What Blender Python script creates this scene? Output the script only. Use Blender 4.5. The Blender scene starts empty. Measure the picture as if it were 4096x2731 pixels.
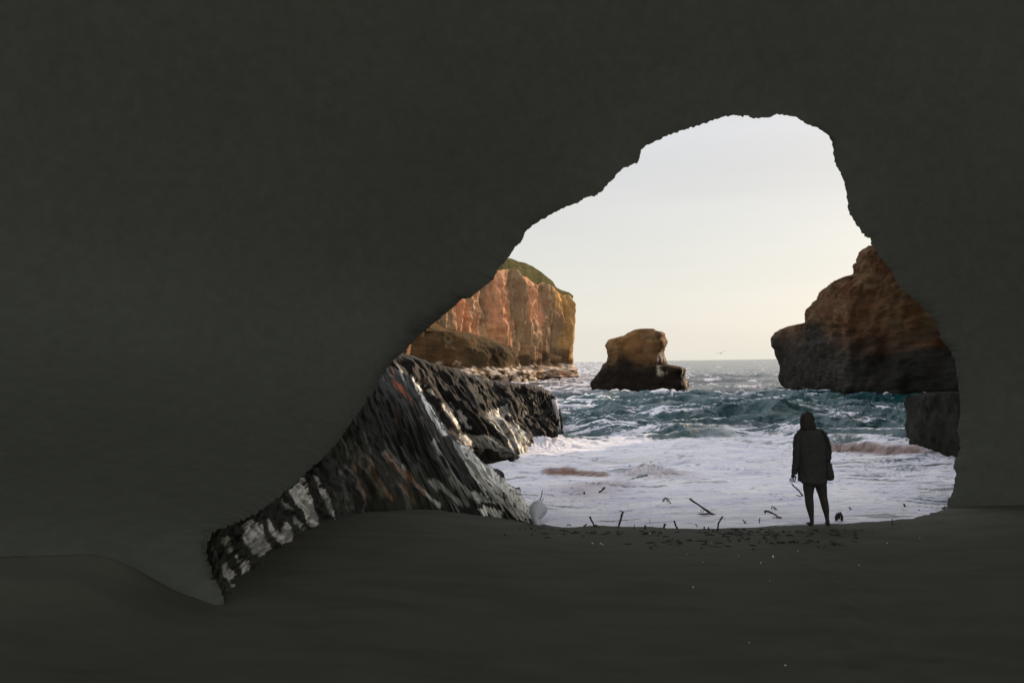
import bpy, math, random
import numpy as np
from mathutils import Vector, Matrix

random.seed(4)
scene = bpy.context.scene
COL = scene.collection

# ------------------------------------------------------------------ camera
H = 2.45                      # eye height above the sea
F = 796.4                     # focal length in pixels of a 1024 wide frame (28 mm)
C = np.array([0.0, 0.0, H])
PITCH = math.atan(21.4 / F)
ROLL = math.radians(0.86)
fwd = np.array([0, math.cos(PITCH), math.sin(PITCH)])
up0 = np.array([0, -math.sin(PITCH), math.cos(PITCH)])
rt0 = np.array([1.0, 0, 0])
rgt = math.cos(ROLL) * rt0 - math.sin(ROLL) * up0
upv = math.sin(ROLL) * rt0 + math.cos(ROLL) * up0


def ray(px, py):
    px = np.asarray(px, float); py = np.asarray(py, float)
    return fwd * F + rgt * (px - 512)[..., None] + upv * (341.33 - py)[..., None]


def at(px, py, Y):
    """point at ground distance Y seen in the direction of (px, py)"""
    d = ray(px, py)
    return C + d * (np.asarray(Y, float) / d[..., 1])[..., None]


def on_z(px, py, z=0.0):
    d = ray(px, py)
    return C + d * ((z - H) / d[..., 2])[..., None]


def proj(P):
    q = P - C
    w = q @ fwd
    w = np.where(np.abs(w) < 1e-6, 1e-6, w)
    return 512 + F * (q @ rgt) / w, 341.33 - F * (q @ upv) / w


cam = bpy.data.cameras.new('camera')
cam.lens = 28; cam.sensor_width = 36; cam.clip_start = 0.05; cam.clip_end = 20000
camo = bpy.data.objects.new('camera', cam)
m = Matrix(((rgt[0], upv[0], -fwd[0], 0), (rgt[1], upv[1], -fwd[1], 0), (rgt[2], upv[2], -fwd[2], H), (0, 0, 0, 1)))
camo.matrix_world = m
COL.objects.link(camo)
scene.camera = camo

# ------------------------------------------------------------------ noise
_r = np.random.default_rng(11)
PERM = _r.permutation(256); PERM = np.concatenate([PERM, PERM, PERM])
G = _r.normal(size=(256, 3)); G /= np.linalg.norm(G, axis=1)[:, None]


def pn(P):
    P = np.asarray(P, float)
    i = np.floor(P).astype(int); f = P - i
    i &= 255
    u = f * f * f * (f * (f * 6 - 15) + 10)
    out = np.zeros(P.shape[:-1])
    for dx in (0, 1):
        wx = u[..., 0] if dx else 1 - u[..., 0]
        a = PERM[(i[..., 0] + dx) & 255]
        for dy in (0, 1):
            wy = u[..., 1] if dy else 1 - u[..., 1]
            b = PERM[a + ((i[..., 1] + dy) & 255)]
            for dz in (0, 1):
                wz = u[..., 2] if dz else 1 - u[..., 2]
                g = G[PERM[b + ((i[..., 2] + dz) & 255)]]
                out += wx * wy * wz * (g[..., 0] * (f[..., 0] - dx) + g[..., 1] * (f[..., 1] - dy) + g[..., 2] * (f[..., 2] - dz))
    return out * 1.5


def fbm(P, o=4, gain=0.5, lac=2.03):
    s = 0; a = 1.0
    P = np.asarray(P, float)
    for k in range(o):
        s = s + a * pn(P + 17.3 * k); a *= gain; P = P * lac
    return s


def ridged(P, o=4, gain=0.5, lac=2.1):
    s = 0; a = 1.0; t = 0
    P = np.asarray(P, float)
    for k in range(o):
        s = s + a * (1 - np.abs(pn(P + 9.1 * k)) * 2); t += a; a *= gain; P = P * lac
    return s / t


def v3(x, y, z):
    x, y, z = np.broadcast_arrays(x, y, z)
    return np.stack([x, y, z], -1)


def sm(a, b, x):
    t = np.clip((x - a) / (b - a), 0, 1)
    return t * t * (3 - 2 * t)


# ------------------------------------------------------------------ object helpers
def tag(o, label=None, cat=None, group=None, kind=None):
    if label: o['label'] = label
    if cat: o['category'] = cat
    if group: o['group'] = group
    if kind: o['kind'] = kind
    return o


def make(name, V, Fq, mat, smooth=True, attrs=None, parent=None):
    """V (n,3), Fq list of faces or (k,4) array -> linked mesh object"""
    me = bpy.data.meshes.new(name)
    V = np.asarray(V, float).reshape(-1, 3)
    if isinstance(Fq, np.ndarray):
        n, k = Fq.shape
        me.vertices.add(len(V)); me.vertices.foreach_set('co', V.ravel())
        me.loops.add(n * k); me.loops.foreach_set('vertex_index', Fq.ravel().astype(np.int32))
        me.polygons.add(n); me.polygons.foreach_set('loop_start', np.arange(0, n * k, k, dtype=np.int32))
        me.update(calc_edges=True)
    else:
        me.from_pydata([tuple(v) for v in V], [], [tuple(f) for f in Fq])
    me.validate()
    if smooth:
        me.polygons.foreach_set('use_smooth', np.ones(len(me.polygons), bool))
    if attrs:
        for k, a in attrs.items():
            a = np.asarray(a, float)
            if a.ndim == 2:
                at_ = me.color_attributes.new(k, 'FLOAT_COLOR', 'POINT')
                at_.data.foreach_set('color', np.concatenate([a, np.ones((len(a), 1))], 1).ravel())
            else:
                at_ = me.attributes.new(k, 'FLOAT', 'POINT')
                at_.data.foreach_set('value', a.ravel())
    me.materials.append(mat)
    me.update()
    o = bpy.data.objects.new(name, me)
    COL.objects.link(o)
    if parent: o.parent = parent
    return o


def gridf(n, m_, wrap=False, off=0):
    i, j = np.meshgrid(np.arange(n - 1), np.arange(m_ if wrap else m_ - 1), indexing='ij')
    j2 = (j + 1) % m_
    return np.stack([i * m_ + j, i * m_ + j2, (i + 1) * m_ + j2, (i + 1) * m_ + j], -1).reshape(-1, 4) + off


def gnormal(P, wrap=False):
    du = np.gradient(P, axis=0)
    if wrap:
        dv = np.roll(P, -1, 1) - np.roll(P, 1, 1)
    else:
        dv = np.gradient(P, axis=1)
    n = np.cross(du, dv)
    return n / (np.linalg.norm(n, axis=-1, keepdims=True) + 1e-9)


def empty(name, loc, rz=0):
    o = bpy.data.objects.new(name, None)
    o.location = loc; o.rotation_euler = (0, 0, rz)
    o.empty_display_size = 0.1
    COL.objects.link(o)
    return o


# ------------------------------------------------------------------ materials
def newmat(name):
    mt = bpy.data.materials.new(name); mt.use_nodes = True
    nt = mt.node_tree; nt.nodes.clear()
    out = nt.nodes.new('ShaderNodeOutputMaterial')
    b = nt.nodes.new('ShaderNodeBsdfPrincipled')
    nt.links.new(b.outputs[0], out.inputs[0])
    return mt, nt, b


def N(nt, typ, **kw):
    n = nt.nodes.new(typ)
    for k, v in kw.items():
        if k in n.bl_rna.properties.keys() and not k.startswith('i_'):
            setattr(n, k, v)
        else:
            n.inputs[k[2:].replace('_', ' ') if k.startswith('i_') else k].default_value = v
    return n


def noise(nt, scale, detail=5, rough=0.6, stretch=(1, 1, 1), rot=(0, 0, 0), dist=0.0):
    g = nt.nodes.new('ShaderNodeNewGeometry')
    mp = nt.nodes.new('ShaderNodeMapping')
    mp.inputs['Scale'].default_value = stretch
    mp.inputs['Rotation'].default_value = rot
    nt.links.new(g.outputs['Position'], mp.inputs['Vector'])
    n = nt.nodes.new('ShaderNodeTexNoise')
    n.inputs['Scale'].default_value = scale; n.inputs['Detail'].default_value = detail
    n.inputs['Roughness'].default_value = rough; n.inputs['Distortion'].default_value = dist
    nt.links.new(mp.outputs[0], n.inputs['Vector'])
    return n.outputs['Fac']


def maprange(nt, src, a, b, c, d):
    n = nt.nodes.new('ShaderNodeMapRange')
    for i, v in enumerate((a, b, c, d)): n.inputs[i + 1].default_value = v
    nt.links.new(src, n.inputs[0])
    return n.outputs[0]


def mixcol(nt, fac, a, b, mode='MIX'):
    n = nt.nodes.new('ShaderNodeMix'); n.data_type = 'RGBA'; n.blend_type = mode
    for s, v in ((n.inputs[0], fac), (n.inputs[6], a), (n.inputs[7], b)):
        if hasattr(v, 'links'): nt.links.new(v, s)
        elif isinstance(v, (int, float)): s.default_value = v
        else: s.default_value = (*v, 1)
    return n.outputs[2]


def attr(nt, name):
    n = nt.nodes.new('ShaderNodeAttribute'); n.attribute_name = name
    return n


def bump(nt, b, h, strength, dist):
    n = nt.nodes.new('ShaderNodeBump')
    n.inputs['Strength'].default_value = strength; n.inputs['Distance'].default_value = dist
    nt.links.new(h, n.inputs['Height'])
    nt.links.new(n.outputs[0], b.inputs['Normal'])
    return n


def rock_mat(name, scale=3.0, bumpd=0.05, strength=0.8, var=(0.6, 1.35), stretch=(1, 1, 1), rot=(0, 0, 0), wetattr=False, rough=0.9, spec=0.2):
    mt, nt, b = newmat(name)
    t = attr(nt, 'tint')
    n1 = noise(nt, scale, 6, 0.65, stretch, rot, 0.4)
    f = maprange(nt, n1, 0.3, 0.7, var[0], var[1])
    cmb = nt.nodes.new('ShaderNodeVectorMath'); cmb.operation = 'SCALE'
    nt.links.new(t.outputs['Color'], cmb.inputs[0]); nt.links.new(f, cmb.inputs['Scale'])
    nt.links.new(cmb.outputs[0], b.inputs['Base Color'])
    n2 = noise(nt, scale * 2.5, 8, 0.7, stretch, rot, 0.8)
    bump(nt, b, n2, strength, bumpd)
    b.inputs['Specular IOR Level'].default_value = spec
    if wetattr:
        w = attr(nt, 'wet')
        n3 = noise(nt, scale * 1.3, 4, 0.6, stretch, rot)
        mul = nt.nodes.new('ShaderNodeMath'); mul.operation = 'MULTIPLY'
        nt.links.new(w.outputs['Fac'], mul.inputs[0]); nt.links.new(maprange(nt, n3, 0.35, 0.6, 0.4, 1.0), mul.inputs[1])
        nt.links.new(maprange(nt, mul.outputs[0], 0, 1, rough, 0.25), b.inputs['Roughness'])
        nt.links.new(maprange(nt, mul.outputs[0], 0, 1, 0.05, 0.6), b.inputs['Specular IOR Level'])
    else:
        b.inputs['Roughness'].default_value = rough
    return mt


def flat_mat(name, col, rough=0.8, spec=0.2, ns=30, var=0.25, bd=0.003):
    mt, nt, b = newmat(name)
    n = noise(nt, ns, 4, 0.6)
    lo = tuple(c * (1 - var) for c in col); hi = tuple(c * (1 + var) for c in col)
    nt.links.new(mixcol(nt, maprange(nt, n, 0.3, 0.7, 0, 1), lo, hi), b.inputs['Base Color'])
    b.inputs['Roughness'].default_value = rough
    b.inputs['Specular IOR Level'].default_value = spec
    bump(nt, b, n, 0.5, bd)
    return mt


M_CAVE = rock_mat('cave_rock', 6.0, 0.012, 0.6, (0.9, 1.1), rough=1.0, spec=0.0)
M_CLIFF = rock_mat('cliff_rock', 0.55, 0.7, 0.9, (0.75, 1.25), stretch=(1, 1, 0.45), rough=0.95, spec=0.1)
M_STACK = rock_mat('stack_rock', 0.9, 0.25, 0.8, (0.7, 1.3), stretch=(1, 1, 1.0), rough=0.9, spec=0.1)
M_SLOPE = rock_mat('slope_rock', 5.0, 0.05, 0.9, (0.5, 1.4), stretch=(1.0, 0.6, 0.6), wetattr=True, rough=0.9)
M_LEDGE = rock_mat('ledge_rock', 2.6, 0.06, 0.9, (0.5, 1.4), wetattr=True, rough=0.9)
def bed_mat(name):
    mt, nt, b = newmat(name)
    t = attr(nt, 'tint'); bd = attr(nt, 'bed'); w = attr(nt, 'wet')
    def nz_(sc, det, ro):
        n = nt.nodes.new('ShaderNodeTexNoise'); n.inputs['Scale'].default_value = sc; n.inputs['Detail'].default_value = det
        n.inputs['Roughness'].default_value = ro; n.inputs['Distortion'].default_value = .3
        nt.links.new(bd.outputs['Vector'], n.inputs['Vector']); return n.outputs['Fac']
    a_ = nz_(1.0, 6, .65)
    cmb = nt.nodes.new('ShaderNodeVectorMath'); cmb.operation = 'SCALE'
    nt.links.new(t.outputs['Color'], cmb.inputs[0]); nt.links.new(maprange(nt, a_, .3, .7, .45, 1.5), cmb.inputs['Scale'])
    nt.links.new(cmb.outputs[0], b.inputs['Base Color'])
    bump(nt, b, nz_(1.6, 8, .66), .9, .035)
    nt.links.new(maprange(nt, w.outputs['Fac'], 0, 1, .8, .28), b.inputs['Roughness'])
    nt.links.new(maprange(nt, w.outputs['Fac'], 0, 1, .12, .7), b.inputs['Specular IOR Level'])
    return mt


M_BED = bed_mat('bedded_rock')
M_GRASS = flat_mat('cliff_grass', (0.085, 0.074, 0.032), 1.0, 0.0, 1.2, 0.5, 0.3)

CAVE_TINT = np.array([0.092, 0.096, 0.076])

# ------------------------------------------------------------------ sand
YS_X = [-60, -6, -3, -1.2, -0.5, 0.7, 2.8, 5, 6, 6.8, 8.5, 60]
YS_Y = [15.5, 15.0, 14.5, 13.9, 13.1, 12.0, 11.75, 11.95, 12.35, 12.85, 13.6, 14]


def sand_base(x, y):
    ys = np.interp(x, YS_X, YS_Y)
    dw = 5.9 - .385 * (-2.1 - x) - y                  # sand bank added at the left cave wall to soften its dark crease
    wall_bank = 0.42 * np.exp(-np.clip(dw, 0, 30) / .6) * np.exp(-(np.clip(-dw, 0, 30) / .18) ** 2) * sm(-2.15, -3.0, x)
    return (ys - y) * 0.085 + wall_bank


def sand_z(x, y):
    z = sand_base(x, y)
    z = np.where(y < -2, z + 0, z)
    amp = 0.004 + 0.008 * sm(0.03, 0.25, z)
    return z + amp * fbm(v3(x * 1.6, y * 2.2, 0.0), 4)


def on_sand(px, py):
    z = 0.3
    for _ in range(25):
        p = on_z(px, py, z); z = float(sand_z(p[0], p[1]))
    return np.array(p)


ys = np.concatenate([np.linspace(-40, 1, 60), np.linspace(1.1, 14.5, 460), np.linspace(14.7, 20, 20)])
xs = np.concatenate([np.linspace(-30, -6.2, 30), np.linspace(-6, 10, 520), np.linspace(10.3, 34, 30)])
Y, X = np.meshgrid(ys, xs, indexing='ij')
Z = sand_z(X, Y)
# footprints and scuffs leading to the person
fr = np.random.default_rng(3)
for k in range(46):
    t = k / 46
    cx = 1.4 + 2.9 * t + fr.normal() * 0.10 + (0.13 if k % 2 else -0.13); cy = 2.6 + 8.9 * t + fr.normal() * .05
    d2 = ((X - cx) / 0.07) ** 2 + ((Y - cy) / 0.14) ** 2
    Z += -0.022 * np.exp(-d2) + 0.008 * np.exp(-(np.sqrt(d2) - 1.7) ** 2 * 3)
for k in range(70):
    cx = fr.uniform(-1.5, 7); cy = fr.uniform(5, 11.4)
    d2 = ((X - cx) / fr.uniform(.06, .2)) ** 2 + ((Y - cy) / fr.uniform(.08, .16)) ** 2
    Z += -fr.uniform(.008, .02) * np.exp(-d2)
for (cx, cy) in ((4.38, 11.42), (4.62, 11.42)):
    Z -= 0.012 * np.exp(-(((X - cx) / .1) ** 2 + ((Y - cy) / .18) ** 2))
M_SAND, nt, b = newmat('dark_sand')
n1 = noise(nt, 1.6, 6, 0.6, (0.6, 1.6, 1)); n2 = noise(nt, 160, 3, 0.6)
c1 = mixcol(nt, maprange(nt, n1, 0.42, 0.62, 0, 1), (0.094, 0.091, 0.071), (0.076, 0.075, 0.060))
nt.links.new(mixcol(nt, maprange(nt, n2, 0.3, 0.7, 0, 1), mixcol(nt, 1.0, c1, (0.75, 0.75, 0.75), 'MULTIPLY'), c1), b.inputs['Base Color'])
b.inputs['Roughness'].default_value = 0.95; b.inputs['Specular IOR Level'].default_value = 0.08
bump(nt, b, n2, 0.35, 0.003)
tag(make('sand', v3(X, Y, Z), gridf(len(ys), len(xs)), M_SAND), kind='structure')

# ------------------------------------------------------------------ sea
pys = []
p = 700.0
while p > 0.30:
    pys.append(p)
    p -= 0.17 if p < 76 else (0.42 if p < 200 else (1.2 if p < 260 else 25))
pys = np.array(pys)
yrow = H * F / pys
yrow = yrow[yrow > 8.5]
yrow = np.concatenate([[4, 6, 7.5], yrow, [9000, 14000]])
u1 = (np.linspace(505, 965, 640) - 512) / F
tanc = np.concatenate([np.linspace(-3.5, -0.62, 14), np.linspace(-0.6, u1[0] - 0.004, 60), u1, np.linspace(u1[-1] + 0.004, 1.0, 60), np.linspace(1.05, 3.5, 14)])
Yw, T = np.meshgrid(yrow, tanc, indexing='ij')
Xw = Yw * T
pxw = 512 + F * T                      # rough screen column, only used to choose where patterns lie
pix = Yw / F * 1.2                     # sample spacing, to fade detail that cannot be resolved
# choppy band
ampc = 0.08 + 0.36 * sm(21, 33, Yw) * (1 - 0.62 * sm(46, 66, Yw)) * (0.55 + 0.45 * sm(-4, 6, Xw))
ampc = ampc * (1 - 0.5 * sm(150, 500, Yw))
ampc = ampc * (0.25 + 0.75 * sm(11.5, 18, Yw))
wx = Xw + 0.8 * fbm(v3(Xw * .35, Yw * .35, 3.0), 2); wy = Yw + 0.8 * fbm(v3(Xw * .3, Yw * .3, 8.0), 2)
h1 = (1 - 2.6 * np.abs(pn(v3(wx / 5.5, wy / 2.6, 1.0))))
h1b = (1 - 2.6 * np.abs(pn(v3(wx / 3.0, wy / 1.5, 41.0))))
h2 = ridged(v3(wx / 1.7, wy / 0.85, 2.0), 3)
f3 = (1 - sm(25, 60, Yw))
h3 = ridged(v3(wx / 0.55, wy / 0.30, 5.0), 3)
f4 = (1 - sm(15, 28, Yw))
h4 = ridged(v3(wx / 0.22, wy / 0.08, 7.0), 2)
farw = sm(300, 900, Yw)
Zw = ampc * (1.1 * (h1 - .4) + 0.55 * (h1b - .4) + 0.55 * (h2 - .45) * (1 - sm(120, 300, Yw)) + 0.28 * (h3 - .4) * f3) * (1 - farw) \
    + 0.020 * (h4 - .4) * f4 * sm(11.5, 14, Yw)
# the big dark wave in the middle of the band
def crest(x0, y0, wx_, wyf, wyb, h, bend=0.0):
    dx = (Xw - x0) / wx_
    yc = y0 + bend * dx * dx
    dy = Yw - yc
    prof = np.where(dy < 0, np.exp(-(dy / wyf) ** 2), np.exp(-(dy / wyb) ** 2))
    return h * prof * np.exp(-(np.abs(dx) ** 3))
def wpos(px, py): return on_z(px, py, 0.0)
for (px_, py_, w_, hh) in ((742, 421, 2.8, .50), (703, 414, 2.2, .38), (672, 411, 2.0, .30), (608, 417, .9, .38), (780, 408, 3.2, .34), (830, 414, 2.8, .28),
                           (700, 434, 1.5, .20), (600, 398, 2.5, .30), (770, 400, 4, .3), (870, 405, 2.5, .26), (660, 400, 3.0, .3), (840, 424, 2.0, .22), (735, 378, 12, .5), (700, 384, 9, .45)):
    p_ = wpos(px_, py_)
    Zw = Zw + crest(p_[0], p_[1], w_, 0.8 * (1 + (p_[1] > 60)), 1.9, hh, 0.4)
silt = np.zeros_like(Zw)
nj = fbm(v3(Xw * 1.5, Yw * 1.5, 2.0), 3)
def breaker(pa, pb, h, wf, jag=0.06, siltv=1.0):
    """a low breaking wave between two points, steep towards the beach"""
    global Zw, silt
    A = wpos(*pa); B = wpos(*pb)
    s = (Xw - A[0]) / (B[0] - A[0])
    yc = A[1] + (B[1] - A[1]) * s + 0.25 * nj
    e = sm(-0.05, 0.18, s) * (1 - sm(0.85, 1.05, s))
    dy = Yw - yc
    prof = np.where(dy < 0, np.exp(-(dy / wf) ** 4), np.exp(-(dy / 1.3) ** 2))
    Zw = Zw + (h * (1 + jag * 6 * nj)) * prof * e
    silt = np.maximum(silt, siltv * e * np.exp(-((dy + wf * 1.0) / (wf * 0.9)) ** 2))
breaker((538, 475), (612, 476.5), 0.12, 0.14, 0.04)
breaker((800, 448), (930, 454), 0.24, 0.30, 0.035, 0.8)
breaker((470, 444), (740, 446), 0.05, 0.5, 0.05, 0.0)
breaker((650, 436), (905, 440), 0.02, 0.5, 0.05, 0.0)
# churned splash
for (px_, py_, w_, hh) in ((648, 473, .40, .20), (632, 479, .40, .14), (664, 478, .6, .12), (612, 488, .5, .08), (585, 492, .7, .05), (545, 446, .8, .16), (505, 470, .5, .12)):
    p_ = wpos(px_, py_)
    g = np.exp(-(((Xw - p_[0]) / w_) ** 2 + ((Yw - p_[1]) / (w_ * 1.1)) ** 2))
    Zw = Zw + hh * g * (0.35 + 0.9 * ridged(v3(Xw * 4.5, Yw * 4.5, 3.3), 4))
    silt = np.maximum(silt, 0.38 * g * (px_ > 560))
# foam against stack feet
# foam amount
streak = fbm(v3(wx / 1.6, wy / 0.30, 9.0), 4)
streakn = fbm(v3(wx / 0.7, wy / 0.07, 29.0), 3)
lace = ridged(v3(wx / 1.3 + .6 * streak, wy / 0.65, 12.0), 4, 0.62)
lace2 = ridged(v3(wx / 4.0, wy / 1.6, 19.0), 4, 0.6)
fa = 1.0 - 0.46 * sm(19.5, 33, Yw + 3.5 * nj) * sm(-3.5, 4.5, Xw - (Yw - 24) * 0.16) - 0.25 * sm(26, 36, Yw)
fa = fa - 0.55 * sm(50, 62, Yw + 2 * nj)
fa = fa - 0.22 * sm(9.5, 13, Xw - (Yw - 20) * .2) * sm(19, 25, Yw)
low = sm(0.35, -0.1, h1 + 0.6 * h1b)
soft = fbm(v3(wx / 2.6, wy / 1.1, 12.0), 5, .55)
foam = fa + 0.19 + 1.15 * soft * sm(18, 26, Yw) + 0.7 * (lace - 0.62) * sm(19, 26, Yw) + 0.10 * streak
gy = np.gradient(Zw, axis=0) / np.gradient(Yw, axis=0)
face = sm(0.06, 0.30, gy) * sm(21, 27, Yw) * (1 - sm(60, 80, Yw))
foam = foam - 0.70 * face
foam = sm(0.15, 0.80, foam)
silt = np.maximum(silt, 0.30 * sm(46, 60, Yw))
# dark streaks across the shore wash
gap = sm(0.38, 0.62, streak + 0.25 * sm(5.5, 8.0, Xw) - 0.02 + 0.20 * streakn) * 0.6
foam = foam * (1 - gap * (1 - sm(22, 30, Yw)))
gap2 = sm(0.36, 0.62, streakn + 0.30 * sm(5.8, 8.2, Xw - .1 * (Yw - 14))) * 0.6
foam = foam * (1 - gap2 * (1 - sm(22, 28, Yw)))
for (px_, py_, w_) in ((742, 423, 2.6), (703, 415.5, 2.0), (672, 413, 1.8), (608, 418, .8), (780, 409, 2.8), (830, 415, 2.4), (700, 435, 1.2), (870, 406, 2.4), (840, 425, 1.8)):
    p_ = wpos(px_, py_)
    g = np.exp(-(((Xw - p_[0]) / w_) ** 4 + ((Yw - p_[1] + .5) / 1.5) ** 2))
    foam = foam * (1 - 0.8 * g)
whitecap = sm(0.80, 0.93, ridged(v3(wx / 6, wy / 2.2, 31.0), 4, .6)) * sm(48, 60, Yw) * (1 - sm(160, 400, Yw))
foam = np.maximum(foam, whitecap)
# wet line along the sand edge
M_SEA, nt, b = newmat('sea_water')
fo = attr(nt, 'foam'); si = attr(nt, 'silt')
nf = noise(nt, 9, 6, 0.7, (0.6, 1.4, 1), (0, 0, 0), 0.6)
addn = nt.nodes.new('ShaderNodeMath'); addn.operation = 'ADD'
nt.links.new(fo.outputs['Fac'], addn.inputs[0]); nt.links.new(maprange(nt, nf, 0.3, 0.7, -0.15, 0.15), addn.inputs[1])
ff = maprange(nt, addn.outputs[0], 0.15, 0.8, 0, 1)
foamc = mixcol(nt, maprange(nt, noise(nt, 1.1, 4, 0.6, (0.7, 2.2, 1)), 0.35, 0.65, 0, 1), (0.70, 0.69, 0.80), (0.92, 0.90, 0.88))
foamc = mixcol(nt, si.outputs['Fac'], foamc, (0.26, 0.125, 0.08))
nt.links.new(mixcol(nt, ff, mixcol(nt, si.outputs['Fac'], (0.005, 0.058, 0.062), (0.20, 0.10, 0.065)), foamc), b.inputs['Base Color'])
nt.links.new(maprange(nt, ff, 0, 1, 0.22, 0.6), b.inputs['Roughness'])
b.inputs['IOR'].default_value = 1.33
nb = noise(nt, 3.2, 8, 0.66, (0.55, 1.4, 1), (0, 0, 0), 0.3)
bump(nt, b, nb, 1.0, 0.14)
sea = make('sea', v3(Xw, Yw, Zw), gridf(*Yw.shape), M_SEA, attrs={'foam': foam.ravel(), 'silt': silt.ravel()})
tag(sea, kind='structure')

# ------------------------------------------------------------------ cave
S = 1 / 2.297
rim_full = [(2190, 1290), (2178, 1230), (2178, 1168), (2176, 1150), (2182, 1140), (2189, 1128), (2193, 1105), (2196, 1090), (2190, 1072), (2192, 1058), (2202, 1045),
            (2204, 1010), (2198, 985), (2206, 950), (2203, 905), (2200, 870), (2196, 840), (2190, 815), (2178, 797), (2163, 782), (2158, 765), (2150, 745), (2132, 722), (2115, 700), (2085, 677), (2062, 652), (2048, 622), (2022, 592),
            (2003, 562), (1997, 549), (1985, 540), (1966, 515), (1963, 505), (1951, 492), (1946, 465), (1944, 440), (1938, 415), (1930, 398), (1917, 370), (1913, 345), (1914, 325), (1908, 308),
            (1900, 303), (1880, 290), (1852, 283), (1840, 274), (1828, 266), (1800, 263), (1785, 261), (1775, 268), (1740, 272), (1726, 272), (1718, 265), (1710, 266), (1706, 270), (1700, 267),
            (1687, 265), (1660, 269), (1630, 279), (1600, 290), (1565, 300), (1535, 311), (1505, 325), (1485, 334), (1470, 348), (1470, 364), (1463, 375), (1450, 379), (1432, 387), (1420, 396), (1410, 410),
            (1395, 425), (1382, 439), (1372, 448), (1355, 453), (1342, 455), (1328, 466), (1308, 471), (1285, 482), (1268, 492), (1252, 499), (1235, 511), (1218, 522), (1205, 535), (1202, 548), (1190, 562), (1180, 572), (1168, 592),
            (1155, 606), (1142, 620), (1136, 640), (1120, 652), (1100, 668), (1080, 683), (1060, 688), (1045, 702), (1020, 722), (1003, 738), (985, 752), (965, 768), (945, 790), (928, 808), (905, 826), (890, 845)]
rim = [(x * S, y * S) for x, y in rim_full]
rimY = {0: 13.2}
rim += [(381, 376), (374, 392), (362, 408), (346, 430), (333, 448), (318, 462), (303, 476), (292, 486), (284, 492), (270, 504), (255, 514), (241, 520), (228, 526), (214, 531), (206, 545), (208, 562), (216, 580), (224, 598), (226, 630), (222, 680), (215, 740)]
TAIL = [6.1, 6.0, 5.95, 5.92, 5.88, 5.8, 5.7, 5.6]
rim = np.array(rim)
rimD = np.interp(rim[:, 0], [120, 170, 190, 230, 260, 290, 337, 385, 420, 620, 800, 960], [4.4, 5.0, 5.5, 6.3, 7.2, 8.4, 10.6, 12.6, 13.4, 12.6, 12.3, 13.1])
rimD[-8:] = TAIL
seg = np.concatenate([[0], np.cumsum(np.linalg.norm(np.diff(rim, axis=0), axis=1))])
tt = np.arange(0, seg[-1], 1.3)
rx = np.interp(tt, seg, rim[:, 0]); ry = np.interp(tt, seg, rim[:, 1]); rd = np.interp(tt, seg, rimD)
jx = fbm(v3(tt * 0.20, 0.0, 1.0), 4, .7); jy = fbm(v3(tt * 0.20, 0.0, 31.0), 4, .7)
jam = np.where(tt < seg[len(rim_full) - 1], 1.25, 2.2)
R = at(rx + jam * jx, ry + jam * jy, rd)
cen = at(np.full_like(tt, 690.0), np.full_like(tt, 330.0), rd)
rad = R - cen; rad[:, 1] = 0; rad /= np.linalg.norm(rad, axis=1)[:, None]
rad[:, 2] = np.maximum(rad[:, 2], 0.12)
def smooth_rows(A, n, k):
    ker = np.ones(n) / n
    for _ in range(k):
        A = np.stack([np.convolve(np.pad(A[:, i], n // 2, mode='edge'), ker, 'valid') for i in range(3)], 1)
    return A
rad = smooth_rows(rad, 161, 4)
Rs = smooth_rows(R, 101, 3)
rad /= np.linalg.norm(rad, axis=1)[:, None]
rows = []
n_in = 70
BACK = -3.0
for j in range(n_in, 0, -1):                      # inside of the cave, running back past the camera
    t = j / n_in
    b_ = (t ** 2.2) * (rd - BACK)
    a_ = 0.35 * (1 - np.exp(-b_ / 0.12)) + 2.6 * np.minimum(b_, 3.2) + 1.25 * np.maximum(b_ - 3.2, 0)
    wr_ = np.exp(-a_ / 0.22)[:, None]
    P = R * wr_ + Rs * (1 - wr_) + rad * a_[:, None]; P[:, 1] -= b_
    nz = fbm(v3(P[:, 0] * .30, P[:, 1] * .30, P[:, 2] * .30), 4, .45)
    P = P + rad * (nz * np.minimum(0.10, a_ * 0.1))[:, None]
    rows.append(P)
rows.append(R)
for j in range(1, 26):                            # thickness of the arch and its seaward face
    t = j / 25
    k_ = np.minimum(t / 0.4, 1) * np.where(rd > 12, 0.20, 0.10)
    P = C + (R - C) * (1 + k_)[:, None]
    a_ = 0.12 * min(t / 0.4, 1) + max(0, (t - 0.4) / 0.6) ** 1.3 * 11
    P = P + rad * a_
    P[:, 1] += 0.12 * a_
    P = P + rad * (fbm(P * .5, 4) * min(0.5, a_ * 0.3))[:, None]
    rows.append(P)
P = np.array(rows)
def skirt(P):
    a = P[:, :1].copy(); b_ = P[:, -1:].copy(); a[..., 2] = -3; b_[..., 2] = -3
    return np.concatenate([a, P, b_], 1)
P = skirt(P)
nr, nc = P.shape[:2]
V = P.reshape(-1, 3)
Fc = gridf(nr, nc)
# the fallen blocks that form the right foot: rock on the seaward right
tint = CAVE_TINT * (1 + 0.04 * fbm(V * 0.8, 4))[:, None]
# the rock body above the chamber: roof sheet joining the outer face with the inner shell
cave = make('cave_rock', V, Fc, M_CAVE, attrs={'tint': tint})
tag(cave, kind='structure')
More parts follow.
